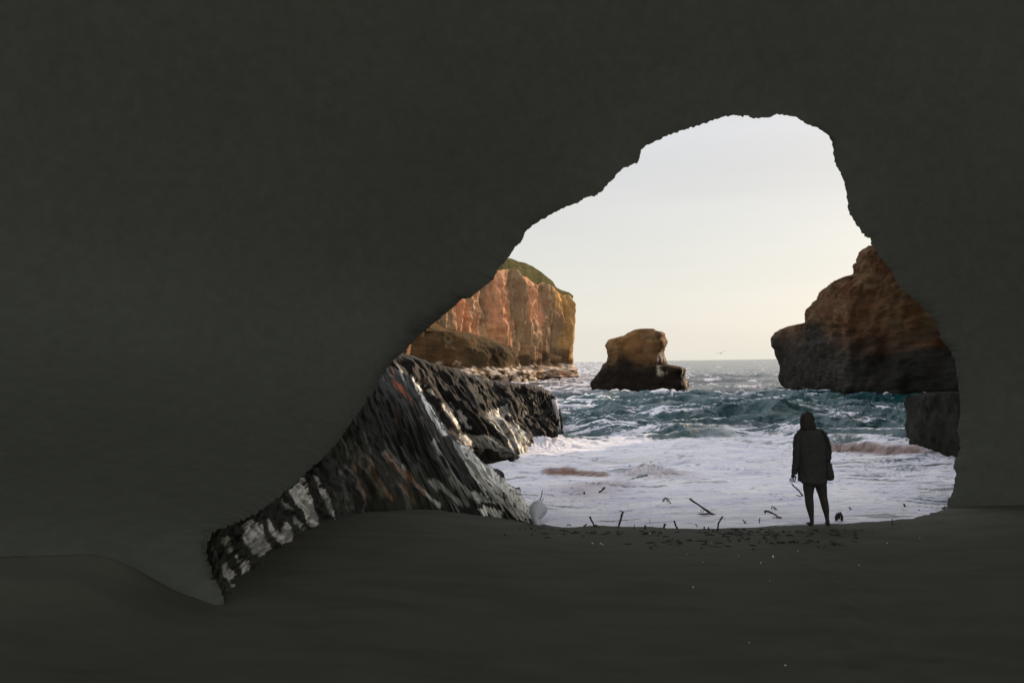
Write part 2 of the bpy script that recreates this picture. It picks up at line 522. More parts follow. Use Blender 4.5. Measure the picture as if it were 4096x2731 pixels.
# top of the headland the cave runs through (closes the shell from outside, keeps the sun out)
top = rows[-1]; back = rows[0]
lat = []
for j in range(13):
    t = j / 12
    P = top * (1 - t) + (back + rad * 5) * t
    P = P + rad * (3.0 * math.sin(math.pi * t) + 0.7 * fbm(P * .3, 3)[:, None] * math.sin(math.pi * t))
    lat.append(P)
lat.append(back + rad * 2); lat.append(back)
lat = skirt(np.array(lat))
V = lat.reshape(-1, 3)
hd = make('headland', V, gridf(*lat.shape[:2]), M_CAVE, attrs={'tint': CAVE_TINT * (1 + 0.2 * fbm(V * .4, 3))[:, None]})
tag(hd, kind='structure')


# ------------------------------------------------------------------ traced rocks with true thickness
def rock(name, left, right, Yf, thick, mat, rows_n, cols_n, disp, tintf, bot_z=-1.2, pw=2.6, seed=0.0, dscale=(1, 1, 1), extra=None, smooth=True, dispf=None, oct_=5, gain=.5):
    """left/right: outline as (px, py) from the top down; Yf(px) ground distance of the front; thick(py fraction) depth in metres.
    Every ring is a closed super-ellipse, so the rock is a full solid."""
    left = np.array(left, float); right = np.array(right, float)
    y0 = min(left[0, 1], right[0, 1]); y1 = max(left[-1, 1], right[-1, 1])
    tv = np.linspace(0, 1, rows_n) ** 1.0
    py = y0 + (y1 - y0) * tv
    L = np.interp(py, left[:, 1], left[:, 0]); Rr = np.interp(py, right[:, 1], right[:, 0])
    a = np.linspace(0, 2 * np.pi, cols_n, endpoint=False)
    ca = np.sign(np.cos(a)) * np.abs(np.cos(a)) ** (2 / pw); sa = np.sign(np.sin(a)) * np.abs(np.sin(a)) ** (2 / pw)
    mid = (L + Rr) / 2; hw = (Rr - L) / 2
    px = mid[:, None] + hw[:, None] * ca[None]
    pyy = np.repeat(py[:, None], cols_n, 1)
    hm = hw / hw.max()
    th = (thick(tv) if callable(thick) else np.full(rows_n, thick)) * np.minimum(1, hm * 1.8) * 0.5
    Yv = Yf(px) + th[:, None] * (1 - sa[None])
    P = at(px, pyy, Yv)
    # keep rings level-ish behind: take height of the front
    cP = P.mean(1, keepdims=True)
    nrm = P - cP; nrm[..., 2] = 0
    nrm /= (np.linalg.norm(nrm, axis=-1, keepdims=True) + 1e-9)
    q = P * np.array(dscale) + seed
    d = disp * fbm(q, oct_, gain)
    if dispf is not None: d = d + dispf(P)
    P = P + nrm * d[..., None]
    # foot under the water and cap on top
    foot = P[-1].copy(); foot[:, 2] = bot_z
    P = np.concatenate([P, foot[None]], 0)
    V = P.reshape(-1, 3)
    n = P.shape[0]
    Fq = gridf(n, cols_n, wrap=True)
    capc = P[0].mean(0) + np.array([0, 0, 0.02])
    V = np.concatenate([V, capc[None]], 0)
    # cap as quads (degenerate-free fan of triangles appended separately)
    tri = [(len(V) - 1, (k + 1) % cols_n, k) for k in range(cols_n)]
    faces = [tuple(f) for f in Fq] + tri
    o = make(name, V, faces, mat, attrs={'tint': tintf(V), 'wet': np.full(len(V), 0.03)} if extra is None else extra(V), smooth=smooth)
    return o


def col(*c): return np.array(c, float)


def lerpc(a, b, t): return a[None] * (1 - t[:, None]) + b[None] * t[:, None]


# middle sea stack
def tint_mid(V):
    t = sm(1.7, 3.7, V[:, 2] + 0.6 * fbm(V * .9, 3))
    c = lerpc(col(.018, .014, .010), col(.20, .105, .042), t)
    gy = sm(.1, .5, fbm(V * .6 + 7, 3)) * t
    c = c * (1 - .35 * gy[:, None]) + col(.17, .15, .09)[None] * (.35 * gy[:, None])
    pale = sm(.0, .35, fbm(V * col(2.2, 2.2, 1.2) + 3, 4)) * sm(656.5, 658, proj(V)[0]) * np.clip(sm(668, 665, proj(V)[0]) * sm(1.2, 1.6, V[:, 2]) + sm(681, 683, proj(V)[0]), 0, 1) * (1 - sm(2.6, 3.4, V[:, 2]))  # sunlit strips at the right edge, painted pale into the tint
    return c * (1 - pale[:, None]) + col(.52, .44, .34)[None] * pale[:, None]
midL = [(640, 328.6), (635, 329.4), (627.2, 333.1), (625.4, 335.3), (614.9, 337.9), (611, 338.8), (607.4, 341.9), (606.6, 345.8), (607.9, 351.1), (608.4, 356), (607.4, 361.6), (603.9, 364.2), (600, 370.4), (595.2, 376.1), (592.3, 380.9), (592.0, 386), (592.5, 391), (593, 396)]
midR = [(654.4, 328.6), (656.1, 330.5), (662.3, 331.6), (664, 333.5), (664, 337), (665.8, 341), (664.9, 347.6), (662.7, 352), (664.9, 358.1), (666.6, 364.6), (676.3, 365.7), (684.2, 367.8), (685, 370.4), (684.2, 375.6), (686.8, 381.8), (687.7, 389.7), (686.8, 396)]
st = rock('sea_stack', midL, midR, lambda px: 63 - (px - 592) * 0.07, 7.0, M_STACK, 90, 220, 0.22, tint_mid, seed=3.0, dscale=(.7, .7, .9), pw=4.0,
          dispf=lambda P: -0.06 * sm(.55, .8, ridged(P * col(.25, .25, .9), 3)))
tag(st, 'squat brown sea stack with a wider black wet foot, standing alone in the surf mid-bay', 'sea stack')

# fin shaped stack on the right
finL = [(871.5, 245.4), (867.6, 251.8), (865, 259.5), (858.7, 265.8), (857, 270), (856.2, 274), (846, 277.3), (833.2, 282.4), (828, 287.5), (821, 291.4), (820, 295), (819, 298.8), (814, 302), (809, 306.7), (804.5, 309.2), (803, 314), (803.2, 318.8), (803.9, 322.6), (787.3, 327), (780, 329.5),
        (774.5, 332.2), (770.4, 338), (771.3, 345), (775.8, 350), (777, 355.2), (780.2, 361.5), (780.2, 369.2), (779.6, 375.6), (782.2, 384.5), (784, 388.5), (800, 393), (815, 397), (818, 400)]
finR = [(905, 245.4), (960, 262), (1010, 285), (1060, 310), (1080, 350), (1090, 400)]
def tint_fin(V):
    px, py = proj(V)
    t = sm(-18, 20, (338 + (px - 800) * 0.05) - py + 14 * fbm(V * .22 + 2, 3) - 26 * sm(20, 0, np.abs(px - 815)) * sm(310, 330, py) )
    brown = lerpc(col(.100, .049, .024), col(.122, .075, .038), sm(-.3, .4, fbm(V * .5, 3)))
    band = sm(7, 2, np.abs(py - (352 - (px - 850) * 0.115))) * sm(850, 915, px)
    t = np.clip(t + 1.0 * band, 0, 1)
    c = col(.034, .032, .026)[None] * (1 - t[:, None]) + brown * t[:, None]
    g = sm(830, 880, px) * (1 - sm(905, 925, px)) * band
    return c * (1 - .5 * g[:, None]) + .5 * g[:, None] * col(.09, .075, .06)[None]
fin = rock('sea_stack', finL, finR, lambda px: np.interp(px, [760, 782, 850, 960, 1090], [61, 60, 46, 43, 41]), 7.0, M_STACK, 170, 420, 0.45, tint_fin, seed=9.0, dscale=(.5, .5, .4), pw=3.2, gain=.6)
tag(fin, 'tall fin-shaped brown sea stack with a pointed peak, partly hidden by the cave wall', 'sea stack')

# near headland bluff and the big sunlit cliff
def tint_bluff(V):
    px, py = proj(V)
    br = lerpc(col(.135, .080, .036), col(.085, .060, .030), sm(-.3, .3, fbm(V * .35, 3)))
    dk = sm(.05, .3, fbm(V * col(.5, .5, .35) + 8, 4)) * sm(6, 3.5, V[:, 2]) * sm(480, 495, px)
    br = br * (1 - .75 * dk[:, None])
    pale = sm(-.12, .12, 2.0 - V[:, 2] + 1.2 * fbm(V * .5 + 1, 3)) * sm(-.25, .1, fbm(V * 1.3 + 5, 3))
    return br * (1 - pale[:, None]) + col(.85, .68, .52)[None] * pale[:, None]
bl = rock('headland_bluff', [(300, 300), (290, 330), (290, 384)],
          [(400, 300), (436.2, 322.6), (442, 326.5), (451.5, 330.8), (470.7, 332.2), (480.2, 336), (489.8, 338.9), (499.4, 343.7), (508, 346.5), (513, 352), (516, 358), (519, 366), (523, 374), (524, 384)],
          lambda px: np.interp(px, [300, 520], [80, 98]), 14.0, M_CLIFF, 110, 360, 0.45, tint_bluff, seed=5.0, dscale=(.35, .35, .35), pw=5, gain=.6,
          dispf=lambda P: 1.5 * sm(2.2, 1.0, P[..., 2]) * (0.5 + .6 * ridged(P * .9, 3, .6) + .5 * ridged(P * 2.6, 3, .7)))
tag(bl, 'low dark brown rock bluff with pale stones at its foot before the sunlit cliff', 'headland')

cu = np.array([300, 360, 400, 440, 470, 497, 503, 509, 518, 521, 526, 532, 538, 543, 548, 553, 556, 561, 565, 570, 573.5])
ce = np.array([205, 215, 225, 238, 252, 271, 269.5, 269, 269.5, 275, 277, 282, 284.5, 281.5, 283.5, 286.5, 289, 293.5, 294.5, 294.5, 297])      # top edge of the rock face
ridge = np.array([190, 200, 212, 228, 244, 257, 257.2, 258, 261, 262, 263, 266, 269.5, 273.5, 277.3, 281.5, 287, 290, 291, 292.8, 296])      # skyline behind it
cY = np.interp(cu, [300, 440, 574], [72, 96, 122])
nC = 420
uu = np.linspace(300, 573.5, nC)
eY = np.interp(uu, cu, ce) + 1.2 * fbm(v3(uu * .12, 0, 0), 3)
rY = np.interp(uu, cu, ridge) + 0.5 * fbm(v3(uu * .2, 0, 4.), 3)
rY = np.minimum(rY, eY - 0.2)
dY = np.interp(uu, cu, cY)
nR = 230
tv = np.linspace(0, 1, nR)
basePy = proj(np.stack([(uu - 512) / F * dY, dY, np.full(nC, -1.0)], 1))[1]
PY = basePy[None] * (1 - tv[:, None]) + eY[None] * tv[:, None]
# small shifts of the nose profile
shift = np.interp(tv, [0, .08, .16, .25, .45, .7, .85, 1], [1.6, 1.2, -0.3, -1.6, -1.0, 1.0, -0.6, -2.0])
PX = uu[None] + shift[:, None] * sm(540, 574, uu)[None]
Pc = at(PX, PY, np.repeat(dY[None], nR, 0))
nn = gnormal(Pc); nn *= np.where(nn[..., 1:2] > 0, -1, 1)
sdist = (uu - 300) / F * 110
sp = np.repeat(sdist[None], nR, 0)
zz = Pc[..., 2]
flute = fbm(v3(sp / 2.6 + .25 * fbm(v3(sp * .3, zz * .12, 0), 2), zz * .035, 2.0), 3, .55)
fl2 = ridged(v3(sp / 0.8, zz * .09, 6.0), 4, .55)
fl3 = fbm(v3(sp / 1.15 + .3 * fbm(v3(sp * .6, zz * .2, 4), 2), zz * .06, 15.0), 3, .55)
d = 1.35 * flute + 0.75 * fl3 + 0.9 * (fl2 - .5) + 0.35 * fbm(v3(sp * .7, zz * .5, 0), 4, .6)
d = d * sm(-0.02, 0.10, tv[:, None] * 0 + (1 - tv[:, None])) * (1 - 0.6 * sm(566, 574, PX))
bench = 1.6 * sm(2.3, 1.1, zz + .5 * fbm(v3(sp * .5, 0, 1), 2)) * (.5 + .7 * ridged(v3(sp * .8, zz * 1.0, 3), 3, .6) + .5 * ridged(v3(sp * 2.6, zz * 2.6, 3), 3, .7))
bench = bench * (1 - .7 * sm(560, 574, PX))
Pc = Pc + nn * (d + bench)[..., None]
pxm = np.repeat(uu[None], nR, 0)
def tint_cliff(P, px):
    z = P[..., 2]
    s_ = (px - 300) / F * 110
    v = fbm(v3(s_ / 2.2, z * .07, 12.0), 4, .55)
    o1 = col(.84, .43, .235); o2 = col(.42, .28, .16); o3 = col(.62, .36, .12)
    t = sm(-.25, .35, v)[..., None]
    c = o2 * (1 - t) + o1 * t
    t3 = (sm(.15, .5, fbm(v3(s_ * .12, z * .1, 20.0), 2)) * .7)[..., None]
    c = c * (1 - t3) + o3 * t3
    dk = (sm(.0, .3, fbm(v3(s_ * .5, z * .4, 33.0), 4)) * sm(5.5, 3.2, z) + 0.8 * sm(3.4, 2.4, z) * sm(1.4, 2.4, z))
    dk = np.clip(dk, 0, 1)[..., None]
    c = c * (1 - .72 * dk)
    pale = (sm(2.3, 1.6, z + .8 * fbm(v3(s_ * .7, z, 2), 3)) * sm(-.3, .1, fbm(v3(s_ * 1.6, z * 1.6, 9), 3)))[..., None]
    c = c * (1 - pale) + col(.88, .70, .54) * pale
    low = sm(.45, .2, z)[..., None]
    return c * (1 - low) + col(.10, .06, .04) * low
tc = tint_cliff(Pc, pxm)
# grassy top running back to the skyline, then the far side down to the sea
edge = Pc[-1]
Rg = at(uu, rY, dY + 16)
Gr = []
for j in range(17):
    t = j / 16
    P = edge * (1 - t) + Rg * t
    P[:, 2] += 0.35 * fbm(P * .3, 4) * math.sin(math.pi * t)
    Gr.append(P)
Gr = np.array(Gr)
bk = []
for j in range(9):
    t = j / 8
    P = Rg.copy(); P[:, 1] += 6 * t + 0.0; P[:, 0] -= 5 * t; P[:, 2] = P[:, 2] * (1 - t) - 1.0 * t
    bk.append(P)
bk = np.array(bk)
nose = []
for j in range(9):                              # seaward end, turning away from the beach
    t = j / 8
    q = Pc[:, -1].copy(); b2 = bk[::-1][np.clip((tv * 8).astype(int), 0, 8), -1]
    q2 = q.copy(); q2[:, 1] += 20 * t; q2[:, 0] = q[:, 0] * (q2[:, 1] / q[:, 1]) - 1.6 * t
    nose.append(q2)
nose = np.array(nose).transpose(1, 0, 2)
V = np.concatenate([Pc.reshape(-1, 3), nose.reshape(-1, 3), bk.reshape(-1, 3)])
Fs = np.concatenate([gridf(nR, nC), gridf(nR, 9, off=nR * nC), gridf(9, nC, off=nR * nC + nR * 9)])
tn = tint_cliff(nose, np.full(nose.shape[:2], 573.0)).reshape(-1, 3)
tb = np.tile(col(.22, .15, .09), (bk.shape[0] * bk.shape[1], 1))
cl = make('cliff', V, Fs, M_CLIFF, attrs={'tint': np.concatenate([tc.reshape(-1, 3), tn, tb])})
tag(cl, 'tall sunlit orange headland cliff with vertical gullies and a green top', 'cliff')
gr = make('grass_top', Gr.reshape(-1, 3), gridf(*Gr.shape[:2]), M_GRASS, parent=cl)

# low dark outcrop at the right edge of the bay
def tint_dark(V):
    t = sm(-.2, .4, fbm(V * 1.5, 4))
    return lerpc(col(.022, .022, .018), col(.030, .029, .023), t)
oc = rock('rock_outcrop', [(925, 393.2), (918.7, 394), (909, 396.5), (906.5, 402), (908, 412), (906.5, 425), (909, 437), (911, 447), (916, 456), (930, 463)],
          [(985, 392.5), (1005, 395), (1050, 410), (1060, 440), (1060, 463)], lambda px: np.interp(px, [905, 915, 960, 1060], [22.5, 20.3, 18.6, 17.5]), 4.5, M_LEDGE, 80, 240, 0.16, tint_dark, seed=2.0, pw=4, bot_z=-.8)
tag(oc, 'flat-topped black rock outcrop at the water beside the cave wall, behind the person', 'rock')

# unseen ridge behind the right wall, added and raised to block the sun
rr = []
nrd = 60
for i in range(nrd):
    t = i / (nrd - 1)
    y = 17.5 + 30 * t; x0 = 0.575 * y + 1.6 + 0.6 * math.sin(9 * t)
    hgt = 27 + 2.5 * math.sin(5 * t + 1)
    rr.append([(x0, y, -1.0), (x0 + .2, y, 1), (x0 + .6, y, 4), (x0 + 1.4, y, hgt * .6), (x0 + 3, y, hgt * .92), (x0 + 6, y, hgt), (x0 + 13, y + 2, hgt * .9), (x0 + 22, y + 3, 3), (x0 + 26, y + 3, -1)])
rr = np.array(rr, float)
rr = np.stack([np.stack([np.interp(np.linspace(0, 8, 60), range(9), rr[i, :, k]) for k in range(3)], 1) for i in range(nrd)])
rr += (fbm(rr * .35, 4)[..., None]) * np.array([.5, .3, .5])
V = rr.reshape(-1, 3)
shade_ridge = make('cliff', V, gridf(*rr.shape[:2]), M_STACK, attrs={'tint': lerpc(col(.03, .025, .02), col(.15, .10, .06), sm(1.5, 4, V[:, 2]))})
tag(shade_ridge, 'unseen dark brown cliff wall added behind the outcrop to keep the sun off', 'cliff')


# ------------------------------------------------------------------ left rocks: tilted beds, traced column by column
SHEEN = col(.86, .83, .71); SHEEN2 = col(.60, .58, .49); ORA = col(.42, .095, .018); BRN = col(.15, .078, .035); OLV = col(.075, .072, .040)  # the two palest tones paint the wet sky sheen into the rock colour
polys = [([(288.8, 491), (302, 479), (305, 477), (313, 500), (320, 523.5), (312, 527.8), (300, 509)], SHEEN), ([(311.7, 472), (325.7, 489), (330, 503), (337.4, 522.3), (328, 508), (320, 490)], SHEEN2),
         ([(265.4, 514), (270, 518), (280, 534), (286, 521), (292, 532), (294, 541), (280, 544), (272, 534)], SHEEN), ([(242, 525.7), (253, 519), (262, 524), (271, 549), (262, 556), (253, 555.7), (246.4, 542.4)], SHEEN),
         ([(220.8, 536), (228.6, 536), (233, 549), (225, 552)], SHEEN2), ([(235.3, 553.7), (242, 555.8), (251, 570.3), (242, 575.7)], SHEEN), ([(219.6, 561.4), (226.3, 561.4), (242, 587), (233, 591.3)], SHEEN2),
         ([(281, 499), (288, 503), (293, 511), (286, 508)], SHEEN2), ([(292, 514), (300, 520), (309, 530), (300, 530)], SHEEN2),
         ([(409.8, 374), (414.6, 376.5), (433.7, 412.6), (447, 433), (443, 436), (426.5, 410.6)], SHEEN), ([(396, 364), (399, 364), (406, 380), (404, 381)], SHEEN2),
         ([(441.7, 402.8), (446.6, 402.8), (461.5, 427.5), (457.6, 428.5)], SHEEN), ([(450.6, 399.2), (455, 402), (472.4, 427.5), (467.4, 429.3), (452, 407.4)], SHEEN), ([(423, 383), (428, 385), (437, 397), (432, 395)], SHEEN2),
         ([(458, 432.7), (476.7, 435), (493.5, 437.5), (515, 449.4), (510, 452.6), (481.5, 451.4), (464.8, 445.5)], SHEEN), ([(484, 414), (509, 404), (519, 424), (536, 447), (529, 457), (513, 456), (501, 434.5)], SHEEN2),
         ([(452, 440), (466, 446), (483, 463), (500, 475), (513, 485), (523, 492), (534, 510), (534, 521), (521, 521), (487.5, 496.5), (470, 472)], SHEEN), ([(476, 507.8), (488, 506), (501.5, 510), (503, 519), (493.5, 519.4)], SHEEN),
         ([(470, 492), (482, 493), (492, 502), (478, 503)], SHEEN2),
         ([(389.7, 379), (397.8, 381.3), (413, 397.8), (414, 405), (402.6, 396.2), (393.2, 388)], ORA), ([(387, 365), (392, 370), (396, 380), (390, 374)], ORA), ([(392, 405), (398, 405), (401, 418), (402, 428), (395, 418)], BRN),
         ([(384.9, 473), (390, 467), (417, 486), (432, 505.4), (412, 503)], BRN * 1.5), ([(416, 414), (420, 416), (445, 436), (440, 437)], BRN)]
streaks = [((350, 437), (384, 497), 5, OLV * 1.5), ((343, 440), (372, 500), 3, OLV), ((366, 455), (392, 500), 2.5, BRN * 1.4), ((383, 452), (408, 478), 2.5, BRN * 1.3), ((402, 464), (414, 484), 1.6, SHEEN2),
           ((414, 484), (441, 506), 3, SHEEN2 * .8), ((405, 470), (425, 495), 3, BRN * 1.6), ((430, 478), (462, 507), 3, SHEEN2 * .5), ((352, 462), (367, 498), 3, BRN), ((448, 478), (470, 508), 3, SHEEN2 * .5),
           ((433, 440), (441, 456), 3, SHEEN2 * .7), ((340, 470), (352, 508), 3, OLV * .9), ((445, 470), (476, 500), 4, SHEEN2 * .5), ((362, 432), (376, 462), 2, OLV), ((488, 412), (500, 428), 2, BRN * 1.6), ((505, 426), (520, 445), 3, BRN * 1.8)]


def inpoly(px, py, poly):
    r = np.zeros(px.shape, bool); n = len(poly)
    for i in range(n):
        x1, y1 = poly[i]; x2, y2 = poly[(i + 1) % n]
        if y1 == y2: continue
        c_ = ((y1 > py) != (y2 > py)) & (px < (x2 - x1) * (py - y1) / (y2 - y1) + x1)
        r ^= c_
    return r


def beds(V, base, s, t, bq=30):
    """colour, painted sheen and wetness of the tilted beds; s runs across the beds, t along them"""
    px, py = proj(V)
    jx_ = 2.2 * fbm(v3(s * 30, t * 4, 0), 4, .7); jy_ = 3.5 * fbm(v3(s * 34, t * 3, 7), 4, .7)
    x = px + jx_; y = py + jy_
    c = base[None] * (1 + 1.1 * sm(.25, .0, s))[:, None] * (1 + 0.5 * fbm(v3(s * 14, t * 1.6, 2), 4))[:, None]  # near-left end lightened in the tint to offset the shade there
    wet = np.full(len(V), 0.08)
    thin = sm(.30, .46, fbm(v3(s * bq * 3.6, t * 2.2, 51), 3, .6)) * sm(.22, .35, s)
    c = c * (1 - .5 * thin[:, None]) + col(.14, .135, .11)[None] * (.5 * thin[:, None]); wet = np.maximum(wet, .45 * thin)  # thin highlights painted along the beds, glossy as well
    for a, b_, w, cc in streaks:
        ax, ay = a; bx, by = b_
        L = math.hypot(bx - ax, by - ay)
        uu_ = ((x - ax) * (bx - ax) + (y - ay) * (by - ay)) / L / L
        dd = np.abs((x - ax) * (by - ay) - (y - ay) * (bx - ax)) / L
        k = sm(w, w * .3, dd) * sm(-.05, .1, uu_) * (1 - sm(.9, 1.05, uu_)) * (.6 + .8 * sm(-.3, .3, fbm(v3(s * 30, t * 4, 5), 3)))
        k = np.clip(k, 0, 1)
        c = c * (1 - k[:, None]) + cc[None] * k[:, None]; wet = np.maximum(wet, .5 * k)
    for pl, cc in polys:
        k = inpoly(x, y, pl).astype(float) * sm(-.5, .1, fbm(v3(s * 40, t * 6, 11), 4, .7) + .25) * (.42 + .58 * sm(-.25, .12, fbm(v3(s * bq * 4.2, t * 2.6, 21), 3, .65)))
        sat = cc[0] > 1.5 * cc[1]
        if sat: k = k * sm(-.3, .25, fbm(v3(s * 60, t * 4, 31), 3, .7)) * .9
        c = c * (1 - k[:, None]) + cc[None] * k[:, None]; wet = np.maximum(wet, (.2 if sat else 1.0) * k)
    return c, wet


def ruled(colsdef, ns, nt_, sub):
    """colsdef: list of (toe point, top point); smooth ruled sheet"""
    A = np.array([c[0] for c in colsdef]); B = np.array([c[1] for c in colsdef])
    k = np.linspace(0, len(A) - 1, ns)
    def ip(Q): return np.stack([np.interp(k, range(len(Q)), Q[:, i]) for i in range(3)], 1)
    A, B = ip(A), ip(B)
    t = np.linspace(0, 1, nt_)[:, None, None]
    return A[None] * (1 - t) + B[None] * t, k


def toe(px, py):
    p_ = on_sand(px, py)
    return p_


def make_beds(name, defs, ns, nt_, base, mat, amp, back, freq, bedk):
    P, k = ruled(defs, ns, nt_, 0)
    s = np.repeat((k / (len(defs) - 1))[None], nt_, 0); t = np.repeat(np.linspace(0, 1, nt_)[:, None], ns, 1)
    nn = gnormal(P); c2 = (C - P); sg = np.sign((nn * c2).sum(-1, keepdims=True)); nn = nn * sg
    n1_ = fbm(v3(s * freq, t * 1.3, 1.0), 4, .6)
    lv = n1_ * 3.0; pl = np.floor(lv) + sm(.55, 1.0, lv - np.floor(lv))
    d = amp * (0.75 * pl / 3.0 + 0.35 * n1_) + amp * .16 * fbm(v3(s * freq * 2.2, t * 6, 5.0), 4, .6) + amp * .5 * fbm(v3(s * 5, t * 3, 3.0), 3)
    d = d * (1 - .75 * sm(.9, 1.0, t)) * (1 - .7 * sm(.965, 1.0, s))
    P = P + nn * d[..., None]
    foot = P[0].copy(); foot[:, 2] -= 0.8
    ex = []
    tp = P[-1]
    for dy, dz in back:
        q = C + (tp - C) * (1 + dy / tp[:, 1])[:, None]; q[:, 2] = np.maximum(tp[:, 2] + dz, -0.9) if dz > -50 else -0.9
        q += (fbm(q * 1.3, 3) * .12)[:, None] * np.array([0, 1, 0])
        ex.append(q)
    Pall = np.concatenate([foot[None], P, np.array(ex)], 0)
    n = Pall.shape[0]
    sa = np.repeat(s[:1], n, 0).ravel(); ta = np.concatenate([[0], np.linspace(0, 1, nt_), np.full(len(ex), 1.0)]); ta = np.repeat(ta[:, None], ns, 1).ravel()
    V = Pall.reshape(-1, 3)
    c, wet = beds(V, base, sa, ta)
    if name == 'rock_ledge': c = base[None] + (c - base[None]) * .55; wet = wet * .7
    bed = np.stack([sa * bedk + .25 * fbm(V * .8, 3), ta * 2.2, 0 * ta], 1)
    return make(name, V, gridf(n, ns), M_BED, attrs={'tint': c, 'wet': wet, 'bed': bed})


slope_defs = [(toe(222, 606), at(200, 575, 6.5)), (toe(232, 592), at(206, 540, 6.9)), (toe(262, 562), at(226, 510, 7.9)), (toe(300, 532), at(266, 488, 9.8)), (toe(337, 519), at(298, 452, 12.0)),
              (toe(370, 511), at(333, 422, 13.6)), (toe(420, 509), at(363, 380, 15.5)), (toe(455, 512), at(385, 362, 16.8)), (toe(488, 516), at(411, 376, 17.0)), (toe(505, 518), at(430, 407, 16.6)), (toe(516, 520), at(447, 434, 15.8)),
              (toe(525, 522), at(474, 455, 15.2)), (toe(531, 523), at(497, 473, 14.6)), (toe(535, 522), at(517, 492, 13.8)), (toe(538, 521), at(530, 508, 13.2)), (on_z(540., 518., -.1), at(535, 516, 13.2))]
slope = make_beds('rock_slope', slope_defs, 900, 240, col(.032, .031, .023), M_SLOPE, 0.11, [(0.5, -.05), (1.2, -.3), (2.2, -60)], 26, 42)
tag(slope, 'steep slope of slanting layered rock with wet slabs, their sheen painted pale, rising from the sand', 'rock slope')

ledge_defs = [(on_z(470., 480., -.1), at(385, 352, 18.5)), (on_z(490., 466., -.1), at(405, 355, 19.5)), (on_z(503., 461., 0.), at(425, 361, 20.5)), (on_z(518., 458.5, 0.), at(455, 369, 21.5)), (on_z(527., 452., 0.), at(475, 377, 22.5)), (on_z(536., 447., 0.), at(492, 382, 23.5)),
              (on_z(548., 442.5, 0.), at(515, 384.5, 24.5)), (on_z(556., 440.5, 0.), at(532, 387, 25.2)), (on_z(560.5, 440., 0.), at(545, 390.5, 25.8)), (on_z(562., 437., 0.), at(551, 394, 26.4)), (on_z(561., 432., 0.), at(553, 399, 27.8)), (on_z(558., 428., 0.), at(552, 400, 29.5))]
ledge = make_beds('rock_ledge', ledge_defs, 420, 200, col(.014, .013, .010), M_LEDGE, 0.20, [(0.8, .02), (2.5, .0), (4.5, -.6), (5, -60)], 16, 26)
tag(ledge, 'flat-topped wet black rock ledge jutting into the surf, water running off its end', 'rock ledge')
# low step of rock between slope and ledge
def tint_step(V):
    t = sm(.0, .4, fbm(V * 3, 4))
    return lerpc(col(.03, .028, .02), col(.13, .12, .09), t)
stp = rock('boulder', [(480, 449), (470, 452), (468, 462), (476, 470), (488, 478)], [(500, 449), (512, 452), (517, 456), (514, 462), (502, 468), (499, 478)], lambda px: 18.9 - (px - 470) * 0.01, 2.0, M_LEDGE, 50, 120, .22, tint_step, seed=8., bot_z=-.5, dscale=(2.2, 2.2, 2.2))
tag(stp, 'black overhanging boulder between the rock slope and the ledge, foam at its foot', 'boulder')

# ------------------------------------------------------------------ water running off the ledge, curl of wash by the slope
def tube(pts, rad_, n=8, jitter=0.0, seed=0):
    pts = np.array(pts, float); rad_ = np.broadcast_to(np.asarray(rad_, float), (len(pts),))
    T_ = np.gradient(pts, axis=0); T_ /= np.linalg.norm(T_, axis=1)[:, None] + 1e-9
    V = []; rg = np.random.default_rng(seed)
    ref = np.array([0.13, 0.97, 0.2]) if abs(T_[0] @ np.array([0.13, 0.97, 0.2])) < .8 else np.array([1., 0, 0])
    for p_, t_, r_ in zip(pts, T_, rad_):
        a_ = np.cross(t_, ref); a_ /= np.linalg.norm(a_) + 1e-9; b_ = np.cross(t_, a_)
        ang = np.linspace(0, 2 * np.pi, n, endpoint=False)
        rr_ = r_ * (1 + jitter * rg.normal(size=n))
        V.append(p_ + (np.cos(ang) * rr_)[:, None] * a_ + (np.sin(ang) * rr_)[:, None] * b_)
    V = np.concatenate(V)
    k = len(pts)
    Fq = [tuple(f) for f in gridf(k, n, wrap=True)] + [tuple(range(n))[::-1], tuple(range((k - 1) * n, k * n))]
    return V, Fq


class MB:
    def __init__(s): s.V = []; s.F = []; s.n = 0
    def add(s, V, Fq):
        V = np.asarray(V).reshape(-1, 3)
        s.V.append(V); s.F += [tuple(int(i) + s.n for i in f) for f in Fq]; s.n += len(V)
        return s
    def build(s, name, mat, parent=None, smooth=True):
        return make(name, np.concatenate(s.V), s.F, mat, smooth=smooth, parent=parent)


M_FOAM, nt, b = newmat('white_water')
nt.links.new(mixcol(nt, noise(nt, 25, 4, .6), (.55, .57, .60), (.78, .78, .80)), b.inputs['Base Color'])
b.inputs['Roughness'].default_value = .5
bump(nt, b, noise(nt, 30, 5, .6), .4, .01)
mb = MB(); rg = np.random.default_rng(5)
for k in range(300):
    u = rg.uniform(); x0 = 551.6 + 1.6 * u; y0 = 398.5 + 5 * rg.uniform()
    L = rg.uniform(.6, 1.0)
    D = 25.9 + rg.uniform(-.2, .9)
    t = np.linspace(0, L, 9)
    px = x0 + (2.6 + 5.4 * u) * t ** .55 + .25 * rg.normal(); py = y0 + 33 * t ** 1.5
    V, Fq = tube(at(px, py, np.full(9, D)), np.linspace(.004, .016, 9) * rg.uniform(.5, 1.3), 5)
    mb.add(V, Fq)
wf = mb.build('waterfall', M_FOAM)
tag(wf, 'thin white veil of water pouring off the end of the black ledge', 'waterfall')

